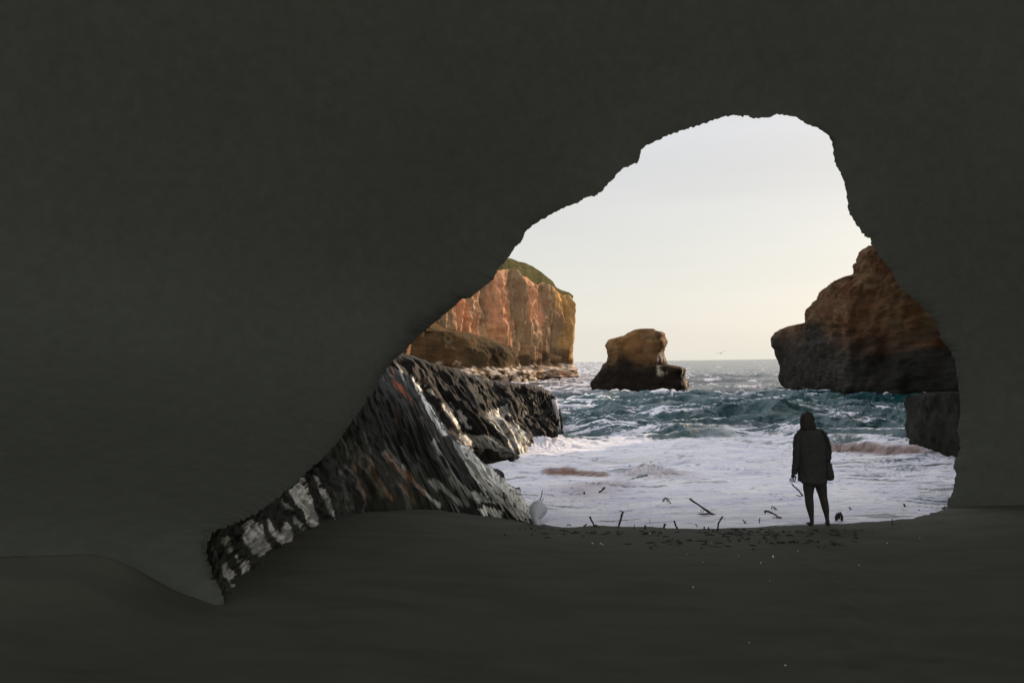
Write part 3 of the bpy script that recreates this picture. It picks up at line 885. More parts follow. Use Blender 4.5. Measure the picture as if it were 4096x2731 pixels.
curl = rock('wave_curl', [(537, 499.8), (532.5, 502), (529.5, 506), (529, 511), (531, 516), (532, 520), (533, 523)], [(539, 499.8), (543.5, 502), (547.2, 506.5), (547.5, 511), (544.5, 515.5), (541, 518.5), (543, 523)],
            lambda px: np.full(np.shape(px), 11.95), .34, M_FOAM, 40, 48, .008, lambda V: np.tile(col(.5, .5, .5), (len(V), 1)), bot_z=-.1, pw=2.0, seed=1.)
tag(curl, 'smooth rounded curl of foamy wash where the rock slope meets the sand', 'wave')

# ------------------------------------------------------------------ driftwood
M_WOOD = flat_mat('driftwood', (.050, .042, .032), .9, .1, 60, .4, .004)
M_WEB = flat_mat('pale_driftwood', (.09, .075, .06), .9, .1, 60, .4, .004)


def R6(x, y): return ((2000 + x / 2.352) / 4, (1650 + y / 2.352) / 4)
def R7(x, y): return ((2900 + x / 2.352) / 4, (1550 + y / 2.352) / 4)


def plank_Y(px, py):
    p_ = on_z(px, py, 0.0)
    if sand_base(p_[0], p_[1]) > 0: p_ = on_sand(px, py)
    return p_[1]


def bezier(pts, n=10):
    pts = np.array(pts, float)
    k = np.linspace(0, len(pts) - 1, n)
    q = np.stack([np.interp(k, range(len(pts)), pts[:, i]) for i in range(pts.shape[1])], 1)
    if len(pts) > 2:
        q[1:-1] = .25 * q[:-2] + .5 * q[1:-1] + .25 * q[2:]
    return q


nstick = [0]
def stick(lines, label, name='driftwood_stick', cat='driftwood stick', group='driftwood sticks poking out of the surf and sand', conv=R6, mat=None):
    """lines: list of (points in picture coordinates of the zoom, start width px, end width px); the first line's lowest point stands on the ground"""
    mb = MB()
    allp = [conv(*p) for ln in lines for p in ln[0]]
    low = max(allp, key=lambda q: q[1])
    Yb = plank_Y(*low)
    for i, ln in enumerate(lines):
        q = bezier([conv(*p) for p in ln[0]], 9)
        n = len(q)
        j = np.random.default_rng(nstick[0] * 7 + i)
        isl = q[:, 1] > low[1] - .6
        Ys = Yb + np.linspace(0, .06, n) * j.uniform(-1, 1)
        P = at(q[:, 0], q[:, 1], Ys)
        if i == 0:                                   # root the stick a little below the surface
            e = 0 if q[0, 1] > q[-1, 1] else -1
            d_ = P[e] - P[e + (1 if e == 0 else -1)]; d_ /= np.linalg.norm(d_)
            d_[2] = min(d_[2], -.35)
            ext = P[e] + d_ * .07
            P = np.concatenate([ext[None], P] if e == 0 else [P, ext[None]])
            n += 1
        P = P + j.normal(size=P.shape) * .0025
        w = np.linspace(ln[1], ln[2], n) * Yb / F * .5 * j.uniform(.85, 1.15, n)
        V, Fq = tube(P, w, 7, .10, nstick[0] + i)
        mb.add(V, Fq)
    nstick[0] += 1
    o = mb.build(name, mat or M_WOOD)
    return tag(o, label, cat, group)


stick([([(370, 832), (392, 780), (400, 718)], 1.1, .6), ([(385, 838), (398, 818), (410, 803)], .9, .5)], 'forked thin twig rising from the surf beside the wave curl and rock slope')
stick([([(676, 750), (679, 720), (676, 694)], 1.0, .5)], 'short thin upright twig in foam below the reddish breaker')
stick([([(826, 792), (800, 768), (790, 752)], .9, .9), ([(786, 755), (800, 748)], 1.6, 1.4)], 'small bent twig with a knobbed head beside the slanting stick in foam')
stick([([(891, 784), (940, 745), (966, 722), (988, 700)], 1.6, 1.9)], 'slanting stick leaning toward the churned splash, in foam')
stick([([(1530, 835), (1550, 795), (1580, 812), (1605, 856)], 1.3, 1.0), ([(1552, 797), (1545, 838)], .6, .5), ([(1560, 800), (1585, 850)], .5, .5), ([(1556, 800), (1568, 838)], .4, .4)], 'small arched branch with drooping twigs in the foam between the splash and the long log')
stick([([(1988, 948), (1940, 918), (1880, 872), (1786, 808)], 2.6, 1.9), ([(1985, 948), (1900, 953), (1860, 948)], 1.8, .8), ([(1900, 905), (1880, 950)], .6, .4), ([(1915, 915), (1905, 950)], .6, .4)], 'long thick log leaning left out of the surf, the largest stick in view')
stick([([(886, 1054), (860, 1015), (845, 978)], 1.7, 2.0), ([(888, 1056), (920, 1062), (950, 1074)], 1.6, 1.2)], 'short stick leaning left at the water edge, driftwood lying at its base')
stick([([(1116, 1077), (1136, 1000), (1156, 930)], 2.0, 2.0), ([(1156, 931), (1142, 924), (1128, 918)], 1.0, .7), ([(1116, 1076), (1085, 1072)], 1.6, 1.2)], 'tall leaning post with a hooked tip at the water edge')
stick([([(2040, 1116), (2058, 1040), (2092, 974)], 2.0, 1.6)], 'curved stick stuck in dark sand, tip against the foam')
stick([([(1666, 1090), (1650, 1050), (1637, 1015)], 1.8, 1.6)], 'straight stub leaning left in the sand beside a row of tiny stumps')
stick([([(1362, 1095), (1366, 1060)], 2.2, 1.6), ([(1360, 1066), (1380, 1062)], .8, .6)], 'stubby stump standing in sand to the right of the hooked post')
stick([([(1540, 1085), (1548, 1045)], 2.6, 1.4), ([(1545, 1060), (1562, 1050)], 1.6, 1.0)], 'thick jagged stump at the waterline left of the leaning stub')
stick([([(1921, 1102), (1920, 1070)], 1.6, 1.0)], 'tiny upright stump, left one of a close pair in sand')
stick([([(1962, 1102), (1962, 1076)], 2.0, 1.0)], 'tiny upright stump, right one of a close pair in sand')
stick([([(1860, 1083), (1852, 1058), (1838, 1048)], .9, .8)], 'thin bent twig with a drooping tip just before the stump pair')
stick([([(2315, 1052), (2300, 1025), (2284, 1004)], 1.4, .9), ([(2302, 1028), (2318, 1012)], .6, .4)], 'slim forked twig at the waterline between curved stick and person')
stick([([(625, 1060), (648, 1048), (668, 1062)], .9, .9)], 'little arched twig lying on the sand edge near the wave curl')
stick([([(794, 1068), (815, 1044)], 1.8, 1.0), ([(800, 1060), (780, 1066)], 1.0, .8)], 'small dark wedge of wood on the sand edge left of the short leaning stick')
stick([([(1264, 1092), (1264, 1052)], .9, .6)], 'hair-thin upright twig in sand just right of the hooked post')
stick([([(1410, 1040), (1409, 998)], .5, .4)], 'very fine upright twig in the last wash above the stump')
stick([([(505, 1216), (470, 1190), (428, 1170), (375, 1160)], 1.4, 2.0), ([(376, 1158), (378, 1180)], 1.8, 1.2), ([(505, 1216), (530, 1222)], 1.6, 1.0), ([(500, 1220), (445, 1222)], 1.0, .8)], 'curved branch with a knobbed raised end in wash left of the person', conv=R7)
stick([([(477, 1140), (460, 1124), (444, 1108)], 2.2, .6), ([(438, 1140), (446, 1112)], .8, .6)], 'small pointed fin-like chip of wood in foam above the curved branch', conv=R7)
stick([([(740, 1026), (700, 975), (660, 935), (627, 904)], 1.7, 1.3), ([(738, 1024), (700, 1018), (665, 1006)], 1.3, .6)], 'thin stick slanting left in foam right next to the person\'s hanging hand', conv=R7)
stick([([(200, 1286), (182, 1258), (165, 1240)], 1.1, .7)], 'slim twig leaning left at the waterline, farther from the person', conv=R7)
stick([([(323, 1278), (325, 1250), (328, 1222)], .9, .7), ([(325, 1250), (318, 1242)], .5, .4)], 'slim upright twig at the waterline under the curved branch', conv=R7)
stick([([(1187, 1152), (1176, 1136), (1166, 1120)], 1.5, .8)], 'small pointed stub in foam above the brushwood tuft', conv=R7)
stick([([(1792, 975), (1780, 958), (1770, 944)], .8, .6)], 'small thin twig out in the foam near the dark streaks by the cave foot', conv=R7)
stick([([(1700, 1130), (1690, 1110), (1680, 1090)], 1.7, 1.4), ([(1694, 1122), (1704, 1116)], .9, .6)], 'stubby upright stick in foam before the right cave foot', conv=R7)
stick([([(1556, 1186), (1525, 1178), (1500, 1170)], 1.6, 1.0), ([(1510, 1182), (1515, 1168)], .8, .5), ([(1528, 1186), (1540, 1172)], .9, .6)], 'low twiggy piece lying in shallow wash right of the brushwood tuft', conv=R7)
stick([([(1610, 1195), (1600, 1184), (1590, 1176)], 1.5, .8)], 'short dark chip lying in the shallow wash below the stubby stick', conv=R7)
stick([([(1840, 1166), (1830, 1154), (1820, 1146)], 1.2, .8)], 'tiny chip of wood in the last wash near the cave foot', conv=R7)
stick([([(2066, 1150), (2058, 1132), (2066, 1118)], 1.6, 1.2), ([(2050, 1142), (2036, 1122)], 1.0, .8), ([(2058, 1140), (2042, 1130)], 1.0, .8)], 'crossed dark twigs against the right foot of the cave', conv=R7)
stick([([(1572, 1292), (1574, 1262), (1572, 1232)], 1.3, 1.0)], 'lone dark stick standing in the sand right of the person', conv=R7)
stick([([(1640, 1170), (1690, 1160), (1765, 1168)], 2.6, 1.8)], 'flat dark log lying half sunk in the shallow wash before the cave foot', conv=R7)

# brushwood tuft beside the person
mb = MB(); rg = np.random.default_rng(8)
bx, by = R7(1070, 1258); Yb = plank_Y(bx, by)
for k in range(34):
    a = rg.uniform(-1, 1)
    p0 = (1078 + 12 * a, 1168 + 30 * rg.uniform()); p1 = (1070 + 40 * a, 1245 + 14 * rg.uniform() - 16 * (abs(a) < .3))
    q = bezier([R7(*p0), R7((p0[0] + p1[0]) / 2 + 14 * a, (p0[1] + p1[1]) / 2 - 12), R7(*p1)], 7)
    P = at(q[:, 0], q[:, 1], np.full(7, Yb) + rg.uniform(-.04, .04))
    V, Fq = tube(P, np.array([.002, .004, .006, .007, .007, .005, .003]) * rg.uniform(.6, 1.3), 5, .2, k)
    mb.add(V, Fq)
for pth in ([(1062, 1195), (1050, 1188)], [(1085, 1175), (1098, 1172)], [(1095, 1200), (1108, 1205), (1100, 1215)], [(1075, 1180), (1086, 1164)]):
    q = bezier([R7(*p) for p in pth], 5)
    V, Fq = tube(at(q[:, 0], q[:, 1], np.full(5, Yb)), .005, 5, .1, 3); mb.add(V, Fq)
tag(mb.build('brushwood_tuft', M_WOOD), 'ragged dark tuft of brushwood on the sand edge beside the person\'s right foot', 'brushwood')

# pale scraps on the sand: one mesh per scrap
M_PALE = flat_mat('pale_scrap', (.80, .78, .60), .6, .3, 40, .2, .001)
M_RUST = flat_mat('rusty_scrap', (.16, .05, .03), .8, .2, 40, .2, .001)


def BT(x, y): return ((1900 + x / 1.176) / 4, (1960 + y / 1.176) / 4)
scraps = [((824, 208), 2.6, 'pale leaf-sized scrap on the sand, largest below the stump row'), ((553, 252), 1.8, 'pale scrap on dark sand below the hooked post, left one of three'),
          ((590, 253), 1.5, 'pale scrap in the middle of three lying together below the hooked post'), ((602, 258), 1.8, 'flat pale scrap, right one of three lying together below the hooked post'),
          ((845, 250), 1.2, 'small pale speck on sand right below the largest pale scrap'), ((996, 303), 1.6, 'thin pale sliver on sand below the curved stick'),
          ((1114, 248), 1.3, 'bright small chip on sand just below the curved stick'), ((1072, 341), 1.4, 'small pale chip on dark sand below the thin sliver'),
          ((1240, 309), 1.0, 'tiny pale speck on sand between sliver and bright flake'), ((1403, 316), 2.0, 'bright cream flake alone on sand left below the person'),
          ((1376, 244), 1.1, 'tiny pale dot on scuffed sand left of the person'), ((1356, 198), 1.0, 'tiny white dot on sand near the waterline left of the person'),
          ((1345, 346), 1.9, 'two-ended pale sliver on sand under the cream flake'), ((1520, 288), 1.2, 'small pale chip on sand straight below the person\'s left foot'),
          ((1667, 263), 1.1, 'small pale chip on sand straight below the person\'s right foot'), ((1523, 198), .9, 'tiny pale speck close to the person\'s left foot'),
          ((1806, 354), 1.3, 'thin pale speck on sand to the right, away from the person'), ((1940, 251), 1.2, 'small pale speck on sand under the lone standing stick'),
          ((2092, 225), .9, 'tiny pale speck on sand near the right cave foot'), ((1026, 459), 1.8, 'greenish-white scrap low on the dark sand'), ((1387, 426), 1.1, 'single white dot on the dark sand below the slivers'),
          ((1290, 718), 1.9, 'thin upright-looking pale sliver on the dark near sand'), ((1460, 826), 2.6, 'long faint curved straw on the nearest dark sand'), ((1215, 228), 1.0, 'rust-toned fleck beside scuffed dark sand')]
for i, ((x, y), sz, lab) in enumerate(scraps):
    px, py = BT(x, y)
    p0 = on_sand(px, py)
    rg = np.random.default_rng(100 + i)
    r_ = sz * p0[1] / F * .55
    n = 9
    ang = np.sort(rg.uniform(0, 2 * np.pi, n)); rr_ = r_ * rg.uniform(.5, 1.2, n)
    rot = rg.uniform(0, np.pi); tilt = rg.uniform(.5, 1.1)
    el = .35 if 'sliver' in lab or 'straw' in lab else .8
    a2 = np.array([np.cos(ang) * rr_, np.sin(ang) * rr_ * el]).T
    a2 = a2 @ np.array([[math.cos(rot * .3), math.sin(rot * .3)], [-math.sin(rot * .3), math.cos(rot * .3)]])
    top_ = np.stack([a2[:, 0], a2[:, 1] * math.cos(tilt), a2[:, 1] * math.sin(tilt) + .1 * r_ * rg.normal(size=n)], 1)
    zb = top_[:, 2].min(); top_[:, 2] -= zb
    V = np.concatenate([top_ + [0, 0, .004], top_ + [0, .003, 0]]) + p0
    Fq = [tuple(range(n)), tuple(range(n, 2 * n))[::-1]] + [(k, (k + 1) % n, n + (k + 1) % n, n + k) for k in range(n)]
    o = make('sand_scrap', V, Fq, M_RUST if 'rust' in lab else M_PALE, smooth=False)
    tag(o, lab, 'scrap', 'pale scraps scattered over the dark sand')

# torn bits of dark kelp along the crest of the sand, far too many to count
M_KELP = flat_mat('dark_kelp', (.036, .033, .024), .7, .1, 50, .3, .002)
mb = MB(); rg = np.random.default_rng(77)
for k in range(200):
    cx, cy = [(720, 531), (640, 530), (770, 536), (830, 530), (560, 529), (690, 545), (800, 548), (745, 528)][rg.integers(8)]
    px = cx + 26 * rg.normal(); py = cy + abs(6 * rg.normal())
    q = on_z(px, py, .06); zz_ = float(sand_z(q[0], q[1]))
    if q[1] > 11.9 or zz_ < .02: continue
    a = rg.uniform(0, np.pi); L = rg.uniform(.015, .07)
    d_ = np.array([math.cos(a), math.sin(a), 0]) * L
    c0 = np.array([q[0], q[1], zz_ + .004])
    V, Fq = tube([c0 - d_, c0 - d_ * .3 + [0, 0, rg.uniform(.002, .02)], c0 + d_ * .4 + [0, 0, rg.uniform(.0, .015)], c0 + d_], np.array([.002, .007, .006, .002]) * rg.uniform(.6, 1.5), 5, .2, k)
    mb.add(V, Fq)
tag(mb.build('seaweed', M_KELP), kind='stuff')

# ------------------------------------------------------------------ gull
M_GULL = flat_mat('gull_feathers', (.16, .13, .10), .8, .2, 20, .2, .002)
mb = MB()
V, Fq = tube([(0, -.20, .0), (0, -.14, .012), (0, 0, .01), (0, .10, .015), (0, .17, .035), (0, .215, .03), (0, .25, .02)], [.012, .04, .062, .055, .035, .022, .006], 12); mb.add(V, Fq)
def wing(sx, tipz):
    L = np.linspace(0, 1, 9)
    x = sx * (.03 + .52 * L); z = .03 + tipz * np.array([0, .35, .62, .8, .9, .93, .9, .84, .76])
    ch = np.array([.13, .13, .125, .12, .11, .095, .075, .05, .015]); yo = np.array([.05, .065, .075, .08, .07, .05, .02, -.02, -.07])
    Vu = []
    for i in range(9):
        for f_, th_ in ((.5, 0), (.2, .012), (-.5, 0), (.2, -.006)):
            Vu.append((x[i], yo[i] + f_ * ch[i], z[i] + th_))
    return np.array(Vu), [tuple(f) for f in gridf(9, 4, wrap=True)] + [(0, 1, 2, 3), (35, 34, 33, 32)]
gp = at(721., 353.2, 92.)
bird = empty('gull', tuple(gp))
body = mb.build('body', M_GULL, bird)
for sx, tz in ((-1, .10), (1, .16)):
    V, Fq = wing(sx, tz); MB().add(V, Fq).build('wing', M_GULL, bird)
mbt = MB(); mbt.add(np.array([(-.02, -.18, .0), (.02, -.18, 0), (.045, -.27, 0), (-.045, -.27, 0), (-.02, -.18, .008), (.02, -.18, .008), (.045, -.27, .006), (-.045, -.27, .006)]), [(0, 1, 2, 3), (7, 6, 5, 4), (0, 4, 5, 1), (1, 5, 6, 2), (2, 6, 7, 3), (3, 7, 4, 0)]).build('tail', M_GULL, bird)
bird.rotation_euler = (math.radians(8), math.radians(-14), math.radians(-25))
tag(bird, 'lone gull gliding low over the horizon between the two sea stacks', 'bird')

# ------------------------------------------------------------------ person
fp = on_sand(*R7(880, 1298))
PY_ = float(fp[1]); sc = PY_ / F / 9.408
person = empty('person', (float(fp[0]), PY_, float(sand_z(fp[0], fp[1]))))
tag(person, 'person in dark jacket and short skirt standing at the water edge facing the sea', 'person')


def Q(X_, Y_, y=0.0): return np.array([(X_ - 880) * sc, y, (1300 - Y_) * sc])


M_SKIN = flat_mat('skin', (.042, .038, .032), .85, .15, 25, .1, .001)
M_JACKET = flat_mat('jacket_cloth', (.045, .044, .040), .95, .05, 60, .2, .003)
M_SKIRT = flat_mat('skirt_cloth', (.050, .046, .040), .95, .05, 60, .2, .002)
M_HAIR = flat_mat('hair', (.035, .030, .024), .7, .15, 90, .3, .003)
M_BAG = flat_mat('bag_cloth', (.040, .040, .038), .85, .1, 40, .2, .002)
M_GREEN = flat_mat('green_mark', (.02, .22, .12), .6, .2, 40, .1, .001)
M_FRAME, nt, b = newmat('glasses_metal')
b.inputs['Base Color'].default_value = (.7, .68, .62, 1); b.inputs['Metallic'].default_value = .9; b.inputs['Roughness'].default_value = .2


def skin_mesh(pts, edges, root=0, sub=2):
    me = bpy.data.meshes.new('tmp')
    me.from_pydata([tuple(p[:3]) for p in pts], edges, [])
    o = bpy.data.objects.new('tmp', me); COL.objects.link(o)
    md = o.modifiers.new('s', 'SKIN'); md.use_smooth_shade = True
    ss = o.modifiers.new('u', 'SUBSURF'); ss.levels = sub
    for i, v in enumerate(me.skin_vertices[0].data):
        r_ = pts[i][3]; v.radius = r_ if isinstance(r_, tuple) else (r_, r_); v.use_root = (i == root)
    dg = bpy.context.evaluated_depsgraph_get(); dg.update()
    ev = o.evaluated_get(dg).to_mesh()
    V = np.array([v.co[:] for v in ev.vertices]); Fq = [tuple(p.vertices) for p in ev.polygons]
    o.evaluated_get(dg).to_mesh_clear()
    bpy.data.objects.remove(o); bpy.data.meshes.remove(me)
    return V, Fq


def K(X_, Y_, y, r): return (*Q(X_, Y_, y), r)
pts = [K(848, 840, 0, (.125, .10)), K(845, 720, 0, (.105, .085)), K(838, 560, 0, (.125, .09)), K(825, 450, 0, (.10, .075)), K(805, 405, .0, .05), K(798, 365, .01, .045), K(797, 330, .015, .055),
       K(735, 440, 0, .055), K(700, 540, 0, .043), K(688, 640, .01, .038), K(672, 740, .03, .032), K(664, 812, .045, .023),
       K(915, 430, 0, .055), K(962, 540, .0, .043), K(982, 650, .02, .038), K(988, 730, .07, .030), K(985, 775, .11, .023),
       K(803, 900, 0, .098), K(795, 960, 0.005, .086), K(799, 1030, .01, .060), K(798, 1100, -.012, .067), K(808, 1165, -.008, .049), K(818, 1235, 0, .031), K(819, 1278, -.005, .030), K(813, 1287, .07, .026), K(808, 1292, .135, .018),
       K(905, 900, 0, .098), K(918, 960, .005, .086), K(930, 1030, .01, .060), K(940, 1100, -.012, .060), K(952, 1165, -.008, .047), K(960, 1225, 0, .030), K(966, 1276, -.005, .030), K(980, 1286, .065, .030), K(990, 1292, .125, .018)]
ed = [(0, 1), (1, 2), (2, 3), (3, 4), (4, 5), (5, 6), (3, 7), (7, 8), (8, 9), (9, 10), (10, 11), (3, 12), (12, 13), (13, 14), (14, 15), (15, 16),
      (0, 17), (17, 18), (18, 19), (19, 20), (20, 21), (21, 22), (22, 23), (23, 24), (24, 25), (0, 26), (26, 27), (27, 28), (28, 29), (29, 30), (30, 31), (31, 32), (32, 33), (33, 34)]
mb = MB(); mb.add(*skin_mesh(pts, ed, 0))


def hand(base, fan, curl_dir, s_=1.0):
    """base: wrist point; palm goes down; fingers fan sideways and curl"""
    b0 = np.array(base)
    palm = [(*b0, .022 * s_), (*(b0 + np.array([0, .0, -.035]) * s_), (.034 * s_, .015 * s_)), (*(b0 + np.array([0, .005, -.075]) * s_), (.036 * s_, .013 * s_))]
    mb.add(*skin_mesh(palm, [(0, 1), (1, 2)], 0))
    k0 = b0 + np.array([0, .005, -.070]) * s_
    for i, ln in enumerate((.062, .072, .068, .052)):
        o_ = (i - 1.5) * .018 * s_
        side = np.array([fan[0] * o_, fan[1] * o_, 0])
        p0 = k0 + side
        d1 = np.array([curl_dir[0] * .25, curl_dir[1] * .25, -1.]); d1 /= np.linalg.norm(d1)
        d2 = np.array([curl_dir[0] * (.7 + .1 * i), curl_dir[1] * (.7 + .1 * i), -.8]); d2 /= np.linalg.norm(d2)
        d3 = np.array([curl_dir[0] * 1.0, curl_dir[1] * 1.0, -.35]); d3 /= np.linalg.norm(d3)
        p1 = p0 + d1 * ln * .48 * s_ + side * .25; p2 = p1 + d2 * ln * .33 * s_; p3 = p2 + d3 * ln * .26 * s_
        mb.add(*skin_mesh([(*p0, .0095), (*p1, .0085), (*p2, .0078), (*p3, .0065)], [(0, 1), (1, 2), (2, 3)], 0, 1))
    t0 = b0 + np.array([fan[0] * -.024, fan[1] * -.024, -.030]) * s_
    t1 = t0 + np.array([fan[0] * -.022 + curl_dir[0] * .018, fan[1] * -.022 + curl_dir[1] * .018, -.022]); t2 = t1 + np.array([curl_dir[0] * .010, curl_dir[1] * .016, -.028])
    mb.add(*skin_mesh([(*t0, .012), (*t1, .010), (*t2, .0075)], [(0, 1), (1, 2)], 0, 1))


hand(Q(663, 812, .045), (-1.0, .35), (-.45, .35))
hand(Q(985, 775, .11), (.5, .85), (-.6, .3), .95)
# head: skull with face turned to the sea and slightly to the right
yaw = math.radians(-38)
hc = Q(797, 305, .015)
nu, nv = 36, 26
th = np.linspace(.02, np.pi - .02, nv)[:, None]; ph = np.linspace(0, 2 * np.pi, nu, endpoint=False)[None]
hx = .073 * np.sin(th) * np.cos(ph); hy = .092 * np.sin(th) * np.sin(ph); hz = .112 * np.cos(th) + 0 * ph
front = np.clip(np.sin(ph) * np.sin(th), 0, 1)
jaw = sm(.0, -.10, hz); hx = hx * (1 - .32 * jaw); hy = hy * (1 - .18 * jaw) + .010 * jaw * front
g = lambda x0, z0, w, hh: np.exp(-(((hx - x0) / w) ** 2 + ((hz - z0) / hh) ** 2)) * (front > .3)
hy = hy + .020 * g(0, -.022, .010, .016) + .010 * g(0, -.005, .009, .022) - .009 * g(-.028, .008, .014, .010) - .009 * g(.028, .008, .014, .010) + .006 * g(0, -.055, .022, .006) + .004 * g(0, -.066, .020, .005) + .006 * g(0, .026, .045, .009) + .006 * g(0, -.092, .018, .012)
Vh = np.stack([hx * math.cos(yaw) - hy * math.sin(yaw), hx * math.sin(yaw) + hy * math.cos(yaw), hz], -1)
Fh = [tuple(f) for f in gridf(nv, nu, wrap=True)] + [tuple(range(nu)), tuple(range((nv - 1) * nu, nv * nu))[::-1]]
mb.add(Vh.reshape(-1, 3) + hc, Fh)
for sx in (-1, 1):                       # ears
    e = np.array([sx * .074, -.002, -.005]); tt_ = np.linspace(0, 2 * np.pi, 9)
    pe = np.stack([np.full(9, 0.), .014 * np.cos(tt_), .026 * np.sin(tt_)], 1) + e
    pe = np.stack([pe[:, 0] * math.cos(yaw) - pe[:, 1] * math.sin(yaw), pe[:, 0] * math.sin(yaw) + pe[:, 1] * math.cos(yaw), pe[:, 2]], 1) + hc
    mb.add(*tube(pe, .006, 6))
for f_ in ((808, 1292, .135), (990, 1292, .125)):      # toes
    for k, (dx, ln, r_) in enumerate(((.022, .035, .011), (.008, .034, .009), (-.004, .030, .008), (-.015, .026, .0075), (-.025, .020, .007))):
        s_ = 1 if f_[0] < 880 else -1
        p0 = Q(*f_) + np.array([s_ * dx, -.02, 0.004]); mb.add(*skin_mesh([(*p0, r_), (*(p0 + np.array([0, ln * .6, -.001])), r_), (*(p0 + np.array([0, ln, -.004])), r_ * .8)], [(0, 1), (1, 2)], 0, 1))
mb.build('body', M_SKIN, person)


def loft(rowsdef, cen_y, nseg, wr, pw=2.4, wamp=.006, seed=0, nrow=60, capt=True, capb=False):
    """rows: (Y, XL, XR, half depth)"""
    A = np.array(rowsdef, float)
    yy = np.linspace(A[0, 0], A[-1, 0], nrow)
    XL = np.interp(yy, A[:, 0], A[:, 1]); XR = np.interp(yy, A[:, 0], A[:, 2]); D = np.interp(yy, A[:, 0], A[:, 3])
    a = np.linspace(0, 2 * np.pi, nseg, endpoint=False)
    ca = np.sign(np.cos(a)) * np.abs(np.cos(a)) ** (2 / pw); sa = np.sign(np.sin(a)) * np.abs(np.sin(a)) ** (2 / pw)
    x = ((XL + XR) / 2 - 880)[:, None] * sc + (XR - XL)[:, None] / 2 * sc * ca[None]
    y = cen_y + D[:, None] * sa[None]
    z = np.repeat(((1300 - yy) * sc)[:, None], nseg, 1)
    P = np.stack([x, y, z], -1)
    n_ = np.stack([np.repeat(ca[None], nrow, 0), np.repeat(sa[None], nrow, 0), np.zeros((nrow, nseg))], -1)
    P = P + n_ * (wamp * fbm(P * np.array(wr) + seed, 3))[..., None]
    Fq = [tuple(f) for f in gridf(nrow, nseg, wrap=True)]
    if capt: Fq.append(tuple(range(nseg)))
    if capb: Fq.append(tuple(range((nrow - 1) * nseg, nrow * nseg))[::-1])
    return P.reshape(-1, 3), Fq


mb = MB()
mb.add(*loft([(378, 770, 858, .055), (388, 752, 880, .065), (396, 735, 905, .08), (406, 718, 925, .095), (425, 706, 940, .11), (470, 700, 955, .12), (560, 700, 965, .13), (650, 704, 965, .125), (740, 710, 962, .125), (800, 708, 965, .125), (850, 704, 962, .13), (882, 704, 960, .135)], 0, 64, (14, 14, 9), wamp=.012, capb=True))
def sleeve(pth, seed):
    P = bezier([(*Q(x, y, yy_), r_) for x, y, yy_, r_ in pth], 26)
    r_ = P[:, 3] * (1 + .05 * np.sin(np.arange(26) * 1.9)); return tube(P[:, :3], r_, 16, .03, seed)
mb.add(*sleeve([(738, 432, 0, .055), (712, 470, 0, .064), (702, 540, 0, .066), (698, 620, .005, .062), (692, 700, .015, .055), (684, 755, .03, .052), (676, 800, .04, .042), (673, 818, .045, .038)], 1))
mb.add(*sleeve([(905, 425, 0, .055), (935, 450, 0, .066), (962, 520, 0, .068), (978, 590, .005, .066), (980, 660, .02, .062), (982, 720, .06, .052), (984, 765, .10, .044)], 2))
mb.build('jacket', M_JACKET, person)
sk = loft([(800, 716, 962, .12), (850, 714, 962, .125), (862, 708, 962, .13), (886, 712, 961, .135), (890, 728, 960, .13), (905, 738, 958, .125), (912, 746, 956, .12)], 0, 72, (30, 30, 3), wamp=.012, seed=4, nrow=24, capb=False)
mb = MB(); mb.add(*sk); mb.build('skirt', M_SKIRT, person)
# hair
mb = MB()
mb.add(*loft([(233, 790, 802, .015), (236, 778, 815, .04), (243, 760, 830, .06), (256, 745, 842, .08), (275, 734, 850, .088), (300, 729, 856, .092), (340, 728, 858, .09), (375, 729, 860, .085), (398, 735, 866, .075), (412, 742, 872, .06)], -.022, 48, (40, 40, 6), pw=2.2, wamp=.008, seed=2, nrow=40, capb=True))
rg = np.random.default_rng(6)
for k in range(60):
    a = rg.uniform(0, 2 * np.pi); X0 = 795 + 50 * math.cos(a) * rg.uniform(.3, 1); y0 = -.02 + .06 * math.sin(a)
    z0 = 236 + 12 * abs(math.cos(a))
    p0 = Q(X0, z0 + 8, y0); p1 = Q(X0 + 5 * math.cos(a), z0 - 2 - 5 * rg.uniform(), y0 * 1.1)
    mb.add(*tube([p0, (p0 + p1) / 2, p1], [.004, .003, .001], 4))
for k in range(46):
    X0 = rg.uniform(730, 862); yb = rg.uniform(-.09, -.02); z1 = rg.uniform(405, 425)
    mb.add(*tube([Q(X0, 350, yb), Q(X0 + rg.normal() * 3, 385, yb), Q(X0 + (X0 - 797) * .06, z1, yb * .9)], [.008, .007, .002], 5))
mb.add(*tube([Q(735, 385, -.03), Q(718, 408, -.03), Q(705, 414, -.03), Q(692, 412, -.03)], [.014, .012, .007, .002], 6))
mb.build('hair', M_HAIR, person)
# glasses
mb = MB()
def gl(p): return np.array([p[0] * math.cos(yaw) - p[1] * math.sin(yaw), p[0] * math.sin(yaw) + p[1] * math.cos(yaw), p[2]]) + hc
for sx in (-1, 1):
    tt_ = np.linspace(0, 2 * np.pi, 17)
    mb.add(*tube([gl((sx * .032 + .024 * math.cos(t), .100 - .004 * abs(math.cos(t)), .008 + .019 * math.sin(t))) for t in tt_], .0022, 5))
    mb.add(*tube([gl((sx * .056, .098, .012)), gl((sx * .074, .085, .012)), gl((sx * .079, .03, .010)), gl((sx * .078, -.01, .006))], .0026, 5))
mb.add(*tube([gl((-.009, .104, .010)), gl((.009, .104, .010))], .002, 5))
mb.build('glasses', M_FRAME, person)

